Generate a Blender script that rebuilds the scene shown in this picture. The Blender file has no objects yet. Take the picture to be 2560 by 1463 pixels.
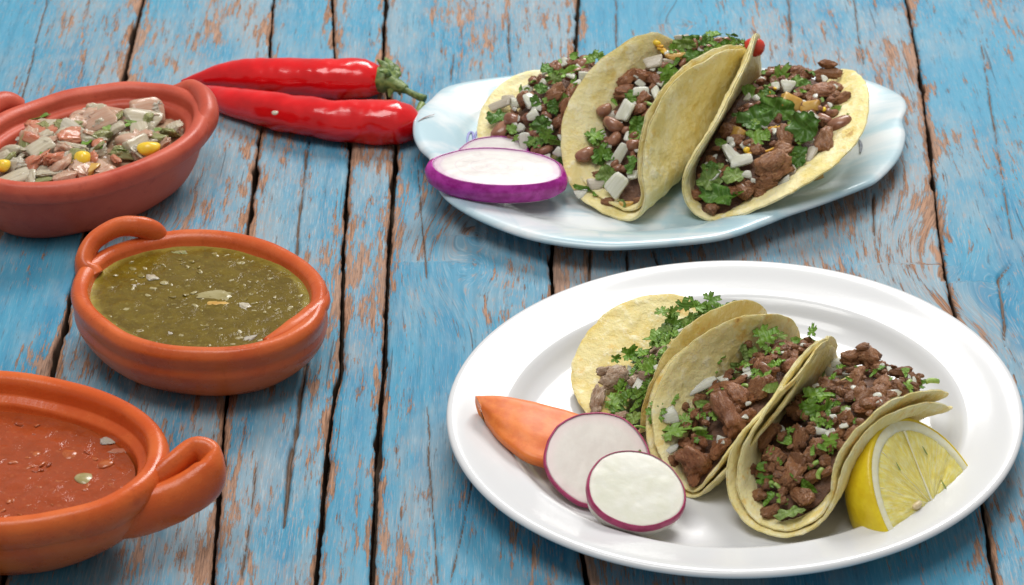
import bpy, math, random
import numpy as np
from mathutils import Vector, Matrix

# ------------------------------------------------------------------ camera, world, lamps, exposure
scene = bpy.context.scene
TH = math.radians(31.0); DIST = 1.30; FPX = 6400.0          # pitch, distance to the table centre, focal length in px of a 2560 px wide frame
CAM = np.array([0, -DIST*math.cos(TH), DIST*math.sin(TH)])
FW = np.array([0, math.cos(TH), -math.sin(TH)]); UP = np.array([0, math.sin(TH), math.cos(TH)])
cam_d = bpy.data.cameras.new('camera'); cam = bpy.data.objects.new('camera', cam_d)
scene.collection.objects.link(cam); scene.camera = cam
cam.location = CAM; cam.rotation_euler = (math.pi/2-TH, 0, 0)
cam_d.sensor_width = 36; cam_d.lens = FPX/2560*36; cam_d.clip_start = .05; cam_d.clip_end = 50
cam_d.dof.use_dof = True; cam_d.dof.focus_distance = 1.22; cam_d.dof.aperture_fstop = 22

world = bpy.data.worlds.new('World'); scene.world = world; world.use_nodes = True
bg = world.node_tree.nodes['Background']; bg.inputs[0].default_value = (1, .985, .96, 1); bg.inputs[1].default_value = .34

def area(name, loc, target, size, power, col):
    d = bpy.data.lights.new(name, 'AREA'); d.shape = 'RECTANGLE'; d.size, d.size_y = size
    d.energy = power; d.color = col
    o = bpy.data.objects.new(name, d); scene.collection.objects.link(o); o.location = loc
    o.rotation_euler = (Vector(target)-Vector(loc)).to_track_quat('-Z', 'Y').to_euler()
    return o
area('softbox_key', (.34, 1.05, 1.15), (0, .02, 0), (.75, .55), 20, (1, .98, .95))
area('softbox_overhead', (-.25, -.35, 1.9), (0, 0, 0), (1.1, .9), 21.5, (1, .99, .97))
scene.view_settings.view_transform = 'Standard'; scene.view_settings.look = 'None'
scene.view_settings.gamma = 1; scene.view_settings.exposure = 0.0
scene.render.engine = 'CYCLES'; scene.cycles.use_denoising = True
scene.cycles.max_bounces = 8; scene.cycles.transmission_bounces = 4

# ------------------------------------------------------------------ helpers
rng = np.random.default_rng(7); R = random.Random(11)
FS = 2560/2548
def P(px, py, z=0.):                                     # photo pixel (2560 px frame) -> point at height z
    d = FW+(px-1280)/FPX*np.array([1, 0, 0])+(731.5-py)/FPX*UP
    return CAM+(z-CAM[2])/d[2]*d
def Q(x, y, z=0.): return P(x*FS, y*FS, z)
def vnoise(p, seed=0):                                   # smooth lattice noise in [-1, 1]
    p = np.asarray(p, float); i = np.floor(p).astype(np.int64); f = p-i; f = f*f*(3-2*f); out = 0
    for dx in (0, 1):
        for dy in (0, 1):
            for dz in (0, 1):
                h = (i[..., 0]+dx)*374761393+(i[..., 1]+dy)*668265263+(i[..., 2]+dz)*2147483647+seed*974711
                h = (h ^ (h >> 13))*1274126177 & 0x7fffffff; h = (h ^ (h >> 16)) & 0xffff
                out = out+(f[..., 0] if dx else 1-f[..., 0])*(f[..., 1] if dy else 1-f[..., 1])*(f[..., 2] if dz else 1-f[..., 2])*(h/32767.5-1)
    return out
def fbm(p, seed=0, o=3):
    p = np.asarray(p, float); return sum(vnoise(p*2**k+k*7.3, seed+k)*.5**k for k in range(o))
def xyz(x, y, z): return np.stack(np.broadcast_arrays(x, y, z), -1)

def mesh(name, V, F, mat=None, smooth=True):
    m = bpy.data.meshes.new(name); m.from_pydata([tuple(v) for v in np.asarray(V, float)], [], [tuple(int(i) for i in f) for f in F])
    m.materials.append(mat)
    if smooth: m.polygons.foreach_set('use_smooth', [True]*len(m.polygons))
    m.update(); return m
def gridmesh(name, V, F4, mat):                          # fast quads-only path
    m = bpy.data.meshes.new(name); V = np.asarray(V, np.float32); F4 = np.asarray(F4, np.int32)
    m.vertices.add(len(V)); m.vertices.foreach_set('co', V.ravel())
    m.loops.add(F4.size); m.loops.foreach_set('vertex_index', F4.ravel())
    m.polygons.add(len(F4)); m.polygons.foreach_set('loop_start', np.arange(0, F4.size, 4, dtype=np.int32))
    m.polygons.foreach_set('use_smooth', np.ones(len(F4), bool)); m.materials.append(mat); m.update(calc_edges=True); m.validate(); return m
def link(o, parent=None):
    scene.collection.objects.link(o)
    if parent is not None: o.parent = parent
    return o
def thing(name, loc, label, cat, group=None, kind=None):
    o = bpy.data.objects.new(name, None); o.empty_display_size = .01; o.location = Vector(loc); link(o)
    o['label'] = label
    if cat: o['category'] = cat
    if group: o['group'] = group
    if kind: o['kind'] = kind
    return o
def base(o):                                             # world location of an unrotated chain
    v = np.zeros(3)
    while o is not None: v += np.array(o.location); o = o.parent
    return v
def part(name, V, F, mat, parent, label=None, smooth=True):
    me = mesh(name, np.asarray(V)-base(parent), F, mat, smooth); o = link(bpy.data.objects.new(name, me), parent)
    if label: o['label'] = label
    return o
def piece(name, me, mat, parent, pos, X, N, scale):      # shared mesh, X = long axis, N = facing
    o = bpy.data.objects.new(name, me)
    N = Vector(N).normalized(); X = Vector(X); X = (X-N*X.dot(N)).normalized(); Y = N.cross(X)
    M = Matrix((X, Y, N)).transposed()
    o.rotation_euler = M.to_euler(); o.location = Vector(np.asarray(pos)-base(parent)); o.scale = scale
    link(o, parent)
    if mat is not None:
        o.material_slots[0].link = 'OBJECT'; o.material_slots[0].material = mat
    return o
def ringfaces(nr, nt, closed=True, off=0):
    F = []
    for i in range(nr-1):
        for j in range(nt if closed else nt-1):
            k = (j+1) % nt; F.append((off+i*nt+j, off+i*nt+k, off+(i+1)*nt+k, off+(i+1)*nt+j))
    return F
def catmull(pts, n, closed=False):
    p = np.asarray(pts, float); N = len(p); out = []
    ts = np.linspace(0, N if closed else N-1, n, endpoint=not closed)
    for t in ts:
        i = int(math.floor(t)); f = t-i
        if closed: a, b, c, d = p[(i-1) % N], p[i % N], p[(i+1) % N], p[(i+2) % N]
        else:
            i = min(i, N-2); f = t-i; b, c = p[i], p[i+1]; a = p[i-1] if i > 0 else 2*b-c; d = p[i+2] if i+2 < N else 2*c-b
        out.append(.5*(2*b+(c-a)*f+(2*a-5*b+4*c-d)*f*f+(3*b-a-3*c+d)*f**3))
    return np.array(out)
def vnormals(V, F):
    N = np.zeros_like(V); F = np.asarray(F); n = np.cross(V[F[:, 1]]-V[F[:, 0]], V[F[:, -1]]-V[F[:, 0]])
    for k in range(F.shape[1]): np.add.at(N, F[:, k], n)
    return N/np.maximum(np.linalg.norm(N, axis=1, keepdims=True), 1e-12)
def tube(pts, rad, ns=16, n=None, squash=1., upv=(0, 0, 1), noise=0, seed=0, cap=True):
    n = n or len(pts)*6
    C = catmull(pts, n); r = np.interp(np.linspace(0, 1, n), np.linspace(0, 1, len(rad)), rad) if np.ndim(rad) else np.full(n, rad)
    T = np.gradient(C, axis=0); T /= np.linalg.norm(T, axis=1, keepdims=True)
    S = np.cross(T, np.asarray(upv, float)); S /= np.maximum(np.linalg.norm(S, axis=1, keepdims=True), 1e-9); U = np.cross(S, T)
    a = np.linspace(0, 2*np.pi, ns, endpoint=False)
    V = C[:, None]+r[:, None, None]*(np.cos(a)[None, :, None]*S[:, None]+squash*np.sin(a)[None, :, None]*U[:, None])
    V = V.reshape(-1, 3)
    if noise: V = V+(V-np.repeat(C, ns, 0))*(noise*fbm(V*90, seed)[:, None])
    F = ringfaces(n, ns)
    V = np.vstack([V, C[0], C[-1]])
    if cap:
        for j in range(ns):
            k = (j+1) % ns; F.append((n*ns, k, j)); F.append((n*ns+1, (n-1)*ns+j, (n-1)*ns+k))
    return V, F
def ico(sub=3):
    import bmesh
    bm = bmesh.new(); bmesh.ops.create_icosphere(bm, subdivisions=sub, radius=1)
    V = np.array([v.co for v in bm.verts]); F = np.array([[v.index for v in f.verts] for f in bm.faces]); bm.free(); return V, F
ICO3 = ico(3); ICO4 = ico(4); ICO2 = ico(2)

# ------------------------------------------------------------------ materials
class NT:
    def __init__(s, name):
        s.m = bpy.data.materials.new(name); s.m.use_nodes = True; s.t = s.m.node_tree; s.b = s.t.nodes['Principled BSDF']
    def n(s, typ, ins=None, **props):
        nd = s.t.nodes.new('ShaderNode'+typ)
        for k, v in props.items(): setattr(nd, k, v)
        for k, v in (ins or {}).items(): s.set(nd.inputs[k], v)
        return nd
    def set(s, sock, v):
        if isinstance(v, bpy.types.NodeSocket): s.t.links.new(v, sock)
        else:
            if sock.type == 'RGBA' and len(v) == 3: v = (*v, 1)
            sock.default_value = v
    def coord(s, scale=(1, 1, 1), jitter=False, attr=None):
        if attr: src = s.n('Attribute', attribute_name=attr).outputs['Vector']
        else: src = s.n('TexCoord').outputs['Object']
        if jitter:
            r = s.n('ObjectInfo').outputs['Random']
            src = s.n('VectorMath', {0: src, 1: s.n('VectorMath', {0: r, 1: (91.7, 57.3, 33.1)}, operation='MULTIPLY').outputs[0]}, operation='ADD').outputs[0]
        return s.n('Mapping', {'Vector': src, 'Scale': scale}).outputs[0]
    def noise(s, co, scale=1, detail=3, rough=.55, dist=0):
        return s.n('TexNoise', {'Vector': co, 'Scale': scale, 'Detail': detail, 'Roughness': rough, 'Distortion': dist}).outputs[0]
    def ramp(s, f, a, b, lo=0., hi=1.):
        return s.n('MapRange', {0: f, 1: a, 2: b, 3: lo, 4: hi}, interpolation_type='SMOOTHSTEP').outputs[0]
    def math(s, op, a, b=0.): return s.n('Math', {0: a, 1: b}, operation=op).outputs[0]
    def mix(s, f, a, b, mode='MIX'):
        nd = s.n('Mix', data_type='RGBA', blend_type=mode); s.set(nd.inputs[0], f); s.set(nd.inputs[6], a); s.set(nd.inputs[7], b); return nd.outputs[2]
    def bump(s, h, strength, dist, prev=None):
        i = {'Height': h, 'Strength': strength, 'Distance': dist}
        if prev is not None: i['Normal'] = prev
        return s.n('Bump', i).outputs[0]
    def out(s, base=None, rough=None, bump=None, **kw):
        if base is not None: s.set(s.b.inputs['Base Color'], base)
        if rough is not None: s.set(s.b.inputs['Roughness'], rough)
        if bump is not None: s.set(s.b.inputs['Normal'], bump)
        for k, v in kw.items(): s.set(s.b.inputs[k.replace('_', ' ')], v)
        return s.m
def sss(w, rad, scale): return {'Subsurface_Weight': w, 'Subsurface_Radius': rad, 'Subsurface_Scale': scale}

def mat_wood():
    s = NT('painted_wood')
    g = lambda sc: s.coord(sc, attr='grain')
    crack = s.n('Attribute', attribute_name='crack').outputs['Fac']; edge = s.n('Attribute', attribute_name='edge').outputs['Fac']
    low = s.noise(g((24, 8, 1)), 1, 4, .65); mid = s.noise(g((240, 26, 1)), 1, 5, .65); fine = s.noise(g((1000, 50, 1)), 1, 3, .7); hair = s.noise(g((1900, 70, 1)), 1, 2, .7)
    speck = s.noise(g((900, 110, 1)), 1, 3, .75); broad = s.noise(g((80, 10, 1)), 1, 4, .6); tone = s.noise(g((8, 4, 1)), 1, 2, .5); wearz = s.noise(g((6, 2.2, 1)), 1, 2, .5)
    w = s.math('ADD', s.math('MULTIPLY', mid, .70), s.math('MULTIPLY', low, .50))
    w = s.math('ADD', w, s.math('MULTIPLY', fine, .16)); w = s.math('ADD', w, s.math('MULTIPLY', edge, .13))
    w = s.math('ADD', w, s.math('MULTIPLY', speck, .24)); w = s.math('ADD', w, s.math('MULTIPLY', wearz, .22))
    bare = s.ramp(w, .968, 1.025)
    blue = s.mix(s.ramp(broad, .32, .68), (.026, .195, .345), (.064, .285, .43))
    blue = s.mix(s.ramp(tone, .38, .64, 0, .65), blue, (.105, .315, .45))
    film = s.math('ADD', s.math('MULTIPLY', s.noise(g((34, 12, 1)), 1, 4, .65), .55), s.math('MULTIPLY', wearz, .45)); blue = s.mix(s.ramp(film, .42, .60, 0, .78), blue, (.27, .35, .395))
    thin = s.math('ADD', s.math('MULTIPLY', fine, .5), s.math('MULTIPLY', hair, .5))
    chalk = s.math('MULTIPLY', s.ramp(thin, .51, .62), s.ramp(wearz, .32, .62, .12, .6))
    blue = s.mix(chalk, blue, (.42, .51, .55))
    worn = s.math('ADD', s.math('ADD', s.math('MULTIPLY', speck, .45), s.math('MULTIPLY', hair, .3)), s.math('ADD', s.math('MULTIPLY', low, .25), s.math('MULTIPLY', wearz, .25)))
    blue = s.mix(s.ramp(worn, .625, .72, 0, .7), blue, (.36, .27, .23))
    fleck = s.ramp(s.math('ADD', s.math('MULTIPLY', s.noise(g((1300, 60, 1)), 1, 3, .7), .6), s.math('MULTIPLY', mid, .4)), .55, .63)
    blue = s.mix(s.math('MULTIPLY', fleck, .6), blue, (.075, .095, .12))
    wood = s.mix(s.ramp(thin, .36, .62), (.16, .085, .05), (.45, .245, .15))
    wood = s.mix(s.ramp(low, .45, .7, 0, .4), wood, (.41, .31, .26))
    wood = s.mix(s.math('MULTIPLY', fleck, .6), wood, (.09, .055, .04))
    col = s.mix(bare, blue, wood)
    line = s.ramp(s.noise(g((420, 8, 1)), 1, 2, .5), .70, .74)
    col = s.mix(s.math('MULTIPLY', line, .55), col, (.07, .045, .035))
    col = s.mix(s.ramp(crack, .15, .8), col, (.13, .082, .055))
    h = s.math('SUBTRACT', s.math('MULTIPLY', fine, .5), s.math('MULTIPLY', bare, .9))
    h = s.math('SUBTRACT', h, line)
    return s.out(col, s.ramp(bare, 0, 1, .55, .8), s.bump(h, .55, .0007), Specular_IOR_Level=.2)

def mat_simple(name, col, col2, scale, rough, bump=0, bdist=.001, thr=(.35, .65), jitter=True, bscale=None, detail=4, **kw):
    s = NT(name); co = s.coord((1, 1, 1), jitter); n = s.noise(co, scale, detail, .6)
    c = s.mix(s.ramp(n, *thr), col, col2)
    b = s.bump(s.noise(co, bscale or scale*2.2, 4, .6), bump, bdist) if bump else None
    return s.out(c, rough, b, **kw)
def mat_tortilla(name, c1, c2, toast):
    s = NT(name); co = s.coord((1, 1, 1)); big = s.noise(co, 42, 5, .65, .4); sm = s.noise(co, 170, 4, .65); ti = s.noise(co, 560, 3, .6); pt = s.noise(co, 75, 4, .7)
    c = s.mix(s.ramp(big, .36, .62), c1, c2)
    c = s.mix(s.ramp(sm, .50, .66, 0, .75), c, (.86, .80, .54))
    c = s.mix(s.ramp(pt, .56, .68, 0, .7), c, toast)
    c = s.mix(s.ramp(pt, .67, .75, 0, .7), c, (toast[0]*.62, toast[1]*.45, toast[2]*.5))
    c = s.mix(s.ramp(ti, .68, .76, 0, .4), c, (.34, .19, .06))
    h = s.math('ADD', s.math('MULTIPLY', sm, 1.), s.math('ADD', s.math('MULTIPLY', ti, .35), s.math('MULTIPLY', big, 1.2)))
    return s.out(c, .58, s.bump(h, .7, .0016), Specular_IOR_Level=.35, **sss(.15, (1, .7, .3), .003))
def mat_clay(name, c1, c2, rough):
    s = NT(name); co = s.coord((1, 1, 1)); n = s.noise(co, 38, 5, .6); st = s.noise(s.coord((35, 35, 80)), 1, 4, .6); f = s.noise(co, 700, 3, .6)
    c = s.mix(s.ramp(n, .3, .7), c1, c2); c = s.mix(s.ramp(s.noise(co, 90, 4, .7), .56, .72, 0, .35), c, (c1[0]*.62, c1[1]*.5, c1[2]*.5)); c = s.mix(s.ramp(f, .62, .75, 0, .35), c, (c1[0]*.5, c1[1]*.45, c1[2]*.5))
    r = s.ramp(n, .3, .7, rough-.07, rough+.1)
    return s.out(c, r, s.bump(s.math('ADD', st, s.math('MULTIPLY', f, .35)), .34, .001), Specular_IOR_Level=.36)
def mat_salsa(name, c1, c2, c3, rough, rimc):
    s = NT(name); co = s.coord((1, 1, 1)); n = s.noise(co, 130, 5, .68, .6); v = s.n('TexVoronoi', {'Vector': s.n('VectorMath', {0: co, 1: s.n('VectorMath', {0: s.n('TexNoise', {'Vector': co, 'Scale': 260.}).outputs[1], 1: (.004, .004, .004)}, operation='MULTIPLY').outputs[0]}, operation='ADD').outputs[0], 'Scale': 260.}).outputs[0]
    c = s.mix(s.ramp(n, .35, .65), c1, c2); c = s.mix(s.ramp(v, .26, .10, 0, .55), c, c3)
    sp = s.noise(co, 900, 2, .6); c = s.mix(s.ramp(sp, .64, .74, 0, .5), c, c3); rd = s.n('Attribute', attribute_name='rad').outputs['Fac']; c = s.mix(s.ramp(s.math('ADD', rd, s.math('MULTIPLY', n, .12)), .95, 1.06, 0, .8), c, rimc)
    return s.out(c, rough, s.bump(s.math('ADD', n, s.math('MULTIPLY', s.noise(co, 420, 3, .6), .5)), .42, .0011), **sss(.15, (1, .6, .25), .003))
def mat_platter():
    s = NT('painted_ceramic'); a = s.noise(s.coord((9, 30, 20)), 1, 4, .6, .8); b = s.noise(s.coord((38, 16, 20)), 1, 4, .6, .5); c = s.noise(s.coord((70, 70, 70)), 1, 4, .6)
    col = s.mix(s.ramp(a, .38, .60, 0, .9), (.66, .70, .715), (.38, .55, .62)); col = s.mix(s.ramp(b, .52, .66, 0, .75), col, (.36, .53, .61))
    col = s.mix(s.ramp(c, .6, .75, 0, .35), col, (.72, .72, .70))
    return s.out(col, .28, s.bump(a, .15, .001), Coat_Weight=.3, Coat_Roughness=.15)
def mat_white():
    s = NT('white_glaze'); n = s.noise(s.coord(), 22, 3, .5)
    return s.out(s.mix(n, (.655, .665, .68), (.70, .707, .715)), .16, s.bump(n, .05, .002), Specular_IOR_Level=.5)
def mat_chili():
    s = NT('chili_skin'); co = s.coord(); n = s.noise(co, 45, 4, .6); w = s.noise(s.coord((60, 240, 240)), 1, 4, .6)
    return s.out(s.mix(s.ramp(n, .3, .7), (.58, .002, .005), (.74, .005, .008)), s.ramp(n, .35, .7, .14, .24), s.bump(w, .16, .0012), Coat_Weight=.35, Coat_Roughness=.08)
def mat_meat(name, c1, c2, c3, rough):
    s = NT(name); co = s.coord((1, 1, 1), True); fib = s.noise(s.coord((4, 13, 13), True), 1, 5, .74, .6); n = s.noise(co, 2.4, 4, .65); f = s.noise(co, 13, 4, .7)
    c = s.mix(s.ramp(n, .38, .62), c1, c2); c = s.mix(s.ramp(fib, .48, .66, 0, .8), c, c3); c = s.mix(s.ramp(f, .56, .66, 0, .75), c, (c1[0]*.35, c1[1]*.3, c1[2]*.28))
    c = s.mix(s.ramp(s.noise(co, 6, 3, .6), .62, .70, 0, .5), c, (c3[0]*1.5, c3[1]*1.7, c3[2]*1.7))
    rnd = s.n('ObjectInfo').outputs['Random']; c = s.mix(s.ramp(rnd, .45, 0, 0, .5), c, (c1[0]*.55, c1[1]*.48, c1[2]*.45))
    h = s.math('ADD', fib, s.math('MULTIPLY', f, .8))
    return s.out(c, s.ramp(f, .3, .7, rough-.16, rough+.15), s.bump(h, .9, .0013), Specular_IOR_Level=.5, Coat_Weight=.25, Coat_Roughness=.28)
def mat_leaf(name, c1, c2, vein):
    s = NT(name); co = s.coord((1, 1, 1), True); n = s.noise(co, 3.2, 4, .6); wv = s.n('TexWave', {'Vector': co, 'Scale': 2.1, 'Distortion': 5., 'Detail': 2.}).outputs[0]
    rnd = s.n('ObjectInfo').outputs['Random']
    c = s.mix(s.ramp(n, .3, .7), c1, c2); c = s.mix(s.ramp(wv, .8, .98, 0, .45), c, vein); c = s.mix(s.ramp(rnd, .5, 0, 0, .55), c, (c1[0]*.5, c1[1]*.55, c1[2]*.5)); c = s.mix(s.ramp(rnd, .6, 1, 0, .6), c, (.30, .46, .10))
    s.out(c, .38, s.bump(wv, .4, .0004), Specular_IOR_Level=.45)
    tr = s.n('BsdfTranslucent', {'Color': c}); mx = s.n('MixShader', {0: .25}); s.t.links.new(s.b.outputs[0], mx.inputs[1]); s.t.links.new(tr.outputs[0], mx.inputs[2])
    s.t.links.new(mx.outputs[0], s.t.nodes['Material Output'].inputs[0]); return s.m
def mat_onion(name, c1, c2):
    s = NT(name); fib = s.noise(s.coord((1.2, 9, 3), True), 1, 3, .6); c = s.mix(s.ramp(fib, .35, .7), c1, c2)
    return s.out(c, .16, s.bump(fib, .4, .0004), Transmission_Weight=.26, IOR=1.36, **sss(.5, (1, 1, .8), .0025))

M = dict(
 wood=mat_wood(), under=mat_simple('dark_underside', (.10, .065, .042), (.15, .10, .065), 40, .9),
 white=mat_white(), platter=mat_platter(), ink=mat_simple('violet_ink', (.20, .19, .50), (.30, .30, .58), 300, .4), greyink=mat_simple('grey_ink', (.10, .12, .16), (.2, .22, .25), 300, .4),
 brownink=mat_simple('brown_ink', (.22, .10, .09), (.3, .15, .13), 300, .4),
 clay=mat_clay('orange_clay', (.52, .085, .020), (.62, .130, .032), .27), clay_red=mat_clay('red_clay', (.48, .075, .042), (.58, .115, .064), .42),
 clay_glow=mat_clay('bright_clay', (.56, .085, .015), (.66, .135, .026), .27),
 green=mat_salsa('green_salsa', (.115, .076, .006), (.16, .110, .010), (.24, .185, .035), .07, (.36, .30, .06)), olive=mat_simple('olive_bit', (.17, .125, .02), (.24, .185, .045), 2, .2), olive_pale=mat_simple('pale_olive_bit', (.30, .25, .10), (.38, .33, .17), 2, .2), redbit=mat_simple('red_bit', (.36, .075, .02), (.44, .125, .04), 2, .2), red=mat_salsa('red_salsa', (.30, .055, .014), (.35, .062, .016), (.40, .10, .032), .07, (.34, .07, .02)),
 broth=mat_simple('salsa_juice', (.36, .22, .14), (.50, .36, .24), 120, .22, .3),
 chili=mat_chili(), calyx=mat_simple('chili_calyx', (.05, .11, .015), (.20, .27, .07), 220, .42, .4),
 tort=mat_tortilla('corn_tortilla', (.80, .66, .25), (.85, .76, .40), (.76, .50, .12)), tort_warm=mat_tortilla('corn_tortilla_warm', (.68, .52, .15), (.74, .64, .30), (.66, .42, .09)),
 tort_back=mat_tortilla('thick_corn_tortilla', (.74, .62, .24), (.83, .75, .42), (.68, .50, .13)),
 beef=mat_meat('grilled_beef', (.27, .105, .036), (.36, .150, .056), (.48, .25, .12), .44), beef_red=mat_meat('browned_beef', (.285, .100, .034), (.37, .142, .053), (.48, .23, .11), .40),
 pork=mat_meat('pale_pork', (.44, .27, .16), (.58, .42, .29), (.70, .58, .45), .38), bean=mat_simple('brown_bean', (.20, .080, .045), (.34, .165, .10), 1.6, .24, .2, .0005),
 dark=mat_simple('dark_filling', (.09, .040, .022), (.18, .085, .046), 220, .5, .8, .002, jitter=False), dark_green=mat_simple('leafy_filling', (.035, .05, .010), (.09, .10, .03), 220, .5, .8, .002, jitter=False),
 onion=mat_onion('white_onion', (.70, .71, .58), (.82, .82, .74)), onion_grey=mat_onion('soft_onion', (.55, .50, .40), (.66, .60, .50)),
 leaf=mat_leaf('cilantro', (.115, .27, .018), (.24, .44, .05), (.36, .52, .15)), leaf_pale=mat_leaf('pale_cilantro', (.22, .36, .07), (.34, .46, .14), (.45, .55, .25)),
 lettuce=mat_leaf('lettuce', (.085, .22, .025), (.17, .34, .06), (.30, .45, .16)), stem=mat_simple('green_stem', (.20, .34, .05), (.36, .48, .14), 2, .35, **sss(.3, (.6, 1, .3), .002)),
 cheese=mat_simple('yellow_cheese', (.72, .36, .02), (.80, .50, .06), 2, .4, **sss(.3, (1, .6, .1), .002)), corn=mat_simple('corn_kernel', (.80, .52, .02), (.85, .62, .06), 2, .28, **sss(.3, (1, .6, .1), .002)),
 amber=mat_simple('amber_pepper', (.50, .27, .05), (.60, .38, .10), 2, .28, .3, .0005), tomato=mat_simple('tomato', (.60, .05, .03), (.70, .12, .06), 2, .25, **sss(.3, (1, .3, .2), .003)),
 pink_veg=mat_onion('pink_vegetable', (.62, .37, .26), (.70, .50, .38)), tomato_pale=mat_onion('pale_tomato', (.62, .20, .11), (.66, .32, .21)), veg_clear=mat_onion('clear_vegetable', (.56, .49, .36), (.70, .64, .50)), veg_green=mat_onion('pale_green_vegetable', (.28, .29, .11), (.40, .40, .20)),
)

# ------------------------------------------------------------------ table: planks with split edges, cracks and knots
table = thing('table_top', (0, 0, 0), 'weathered table of blue painted wooden planks with bare patches', None, kind='structure')
GAPS = [   # photo polylines (2548 px frame) and width in mm
 ([(355, 0), (305, 195), (4, 1456)], 3.6), ([(680, 0), (668, 180), (640, 380), (562, 985), (528, 1456)], 2.2),
 ([(826, 0), (832, 160), (872, 370), (858, 560), (848, 880), (850, 915), (834, 960), (812, 1130), (785, 1456)], 2.6),
 ([(959, 0), (953, 150), (986, 370), (970, 600), (956, 900), (938, 1100), (924, 1456)], 3.2),
 ([(1440, 0), (1428, 190), (1400, 400), (1374, 620), (1372, 740), (1400, 1100), (1462, 1456)], 2.6),
 ([(2255, 0), (2285, 150), (2310, 350), (2335, 560), (2345, 640), (2400, 900), (2450, 1280), (2480, 1456)], 2.4)]
CRACKS = [  # polyline, half width mm, depth mm
 ([(770, 340), (765, 370), (742, 560), (735, 640)], 1.0, 5), ([(768, 860), (746, 985), (722, 1160), (704, 1320)], 1.3, 6),
 ([(1265, 40), (1268, 165)], .8, 4), ([(1128, 130), (1120, 205)], .7, 3), ([(1530, -20), (1536, 130)], .7, 4), ([(1958, -20), (1972, 120)], .8, 4),
 ([(1467, 600), (1463, 720)], .8, 4), ([(1556, 610), (1560, 680)], .8, 4), ([(1620, 620), (1650, 690)], .7, 4),
 ([(2525, 640), (2482, 692), (2492, 745), (2502, 860)], .9, 4), ([(2172, 480), (2176, 600)], .8, 4), ([(220, 200), (215, 260), (190, 520)], .7, 3),
 ([(2120, -20), (2150, 170)], .6, 3), ([(2385, 690), (2360, 740), (2385, 790)], .6, 2.5), ([(1040, 400), (1060, 700)], .5, 2), ([(1240, 900), (1120, 1456)], .5, 2.5),
 ([(640, 1150), (600, 1456)], .6, 3), ([(2440, 100), (2520, 600)], .6, 3), ([(120, -20), (40, 300)], .7, 3), ([(1060, 1000), (1090, 1456)], .5, 2)]
KNOTS = [(1165, 655, .017), (2375, 660, .020), (2470, 700, .012), (420, 640, .010), (1700, 60, .010), (1190, 590, .010)]
Y0, Y1 = -.42, .62
def world_line(pts):
    w = np.array([Q(x, y) for x, y in pts]); o = np.argsort(w[:, 1]); w = w[o]; return w[:, 0], w[:, 1]
def gap_x(pts, y):
    x, yy = world_line(pts); r = np.interp(y, yy, x)
    m = (x[-1]-x[0])/(yy[-1]-yy[0])
    r = np.where(y < yy[0], x[0]+m*(y-yy[0]), r); return np.where(y > yy[-1], x[-1]+m*(y-yy[-1]), r)
lines = [lambda y, g=g: gap_x(g[0], y) for g in GAPS]; widths = [g[1]*.62e-3 for g in GAPS]
lines = [lambda y: gap_x(GAPS[0][0], y)-.23, lambda y: gap_x(GAPS[0][0], y)-.115]+lines+[lambda y: gap_x(GAPS[5][0], y)+.13, lambda y: gap_x(GAPS[5][0], y)+.25]
widths = [.003, .003]+widths+[.003, .003]
crackw = [(world_line(c[0]), c[1]*1e-3, c[2]*1e-3) for c in CRACKS]
knotw = [(Q(k[0], k[1]), k[2]) for k in KNOTS]
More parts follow.
